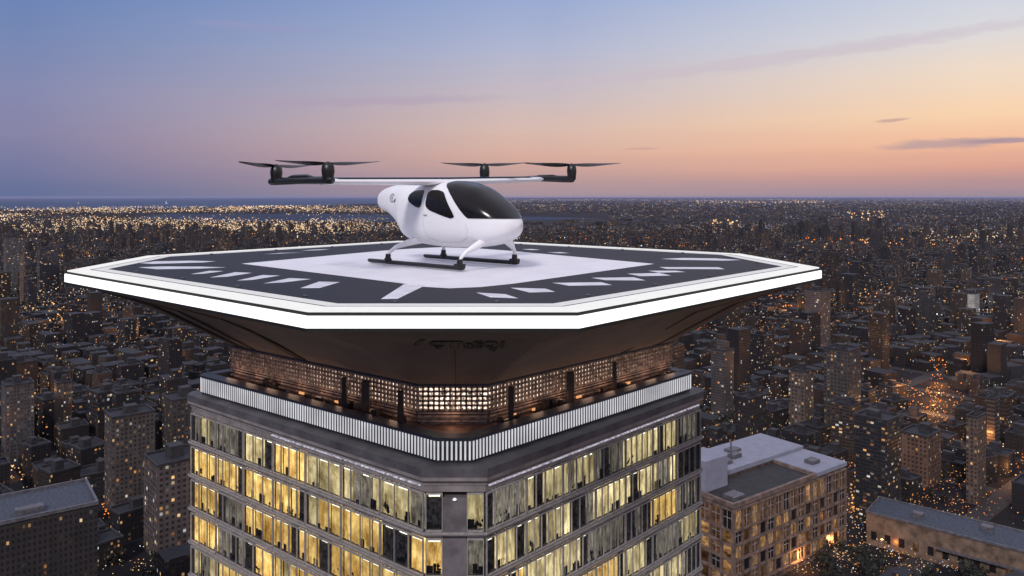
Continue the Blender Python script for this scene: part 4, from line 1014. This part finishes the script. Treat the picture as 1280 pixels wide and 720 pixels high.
cf=N(t,'CombineXYZ'); L.new(M_(t,'MULTIPLY',az,26),cf.inputs[0]); L.new(M_(t,'MULTIPLY',el,110),cf.inputs[1]); nzf=N(t,'TexNoise',ins={'Scale':1,'Detail':4,'Roughness':.6}); L.new(cf.outputs[0],nzf.inputs['Vector'])
def AE(px,py): x=(px-640)/F; r=math.sqrt(1+x*x); return x/r, math.atan((246-py)/F/r)
for (px,py,la,le,tl,c,am) in ((1190,179,.080,.0075,.03,(160,143,160),.6),(1260,176,.05,.004,.0,(160,140,158),.7),(1116,150,.02,.003,.06,(190,155,150),.7),(800,186,.03,.0018,0,(200,155,150),.6),
    (940,78,.40,.010,.085,(200,186,198),.5),(330,34,.10,.006,-.01,(150,150,190),.45),(440,127,.24,.007,.04,(170,150,180),.35)):
    a0,e0=AE(px,py); cloud(a0,e0,la,le,tl,c,am)
sky=N(t,'TexSky',sky_type='NISHITA',sun_disc=False,sun_elevation=math.radians(3),sun_rotation=math.radians(150))
bg1=N(t,'Background',ins={1:1.0}); L.new(skc,bg1.inputs[0])
bg2=N(t,'Background',ins={1:.006}); L.new(sky.outputs[0],bg2.inputs[0])
ad=N(t,'AddShader'); L.new(bg1.outputs[0],ad.inputs[0]); L.new(bg2.outputs[0],ad.inputs[1]); wo=N(t,'OutputWorld'); L.new(ad.outputs[0],wo.inputs[0])
sl=bpy.data.lights.new('sun','SUN'); sl.energy=2.0; sl.angle=math.radians(11); sl.color=(1,.95,.92); so=bpy.data.objects.new('sun',sl); C.objects.link(so)
so.rotation_euler=Vector((.30,.85,-.75)).to_track_quat('-Z','Y').to_euler(); so.location=(-20,-20,160)

HZ=MB(); 
HZ.prism([(-70000,-2000),(70000,-2000),(70000,95000),(-70000,95000)],-1,HC+12)
m,t2,out=nt('haze'); pv=N(t2,'VolumePrincipled',ins={'Color':(.52,.54,.84,1),'Density':1.5e-5,'Anisotropy':.0}); t2.links.new(pv.outputs[0],out.inputs['Volume'])
if True: tag(HZ.build('haze',m),'thin bluish dusk haze over the distant city','haze',kind='stuff')

cam=bpy.data.cameras.new('camera'); co=bpy.data.objects.new('camera',cam); C.objects.link(co); co.location=(0,0,HC); co.rotation_euler=(math.pi/2,0,0)
cam.sensor_width=36; cam.lens=36*F/1280; cam.shift_y=-(360-246)/1280; cam.clip_end=300000; cam.clip_start=.1
sc=bpy.context.scene; sc.camera=co
sc.view_settings.view_transform='Standard'; sc.view_settings.look='None'; sc.view_settings.exposure=0; sc.view_settings.gamma=1
sc.cycles.use_denoising=True; sc.cycles.max_bounces=6; sc.cycles.diffuse_bounces=3; sc.cycles.glossy_bounces=3; sc.cycles.transparent_max_bounces=8; sc.cycles.volume_bounces=0
sc.cycles.sample_clamp_indirect=4; sc.cycles.caustics_reflective=False; sc.cycles.caustics_refractive=False
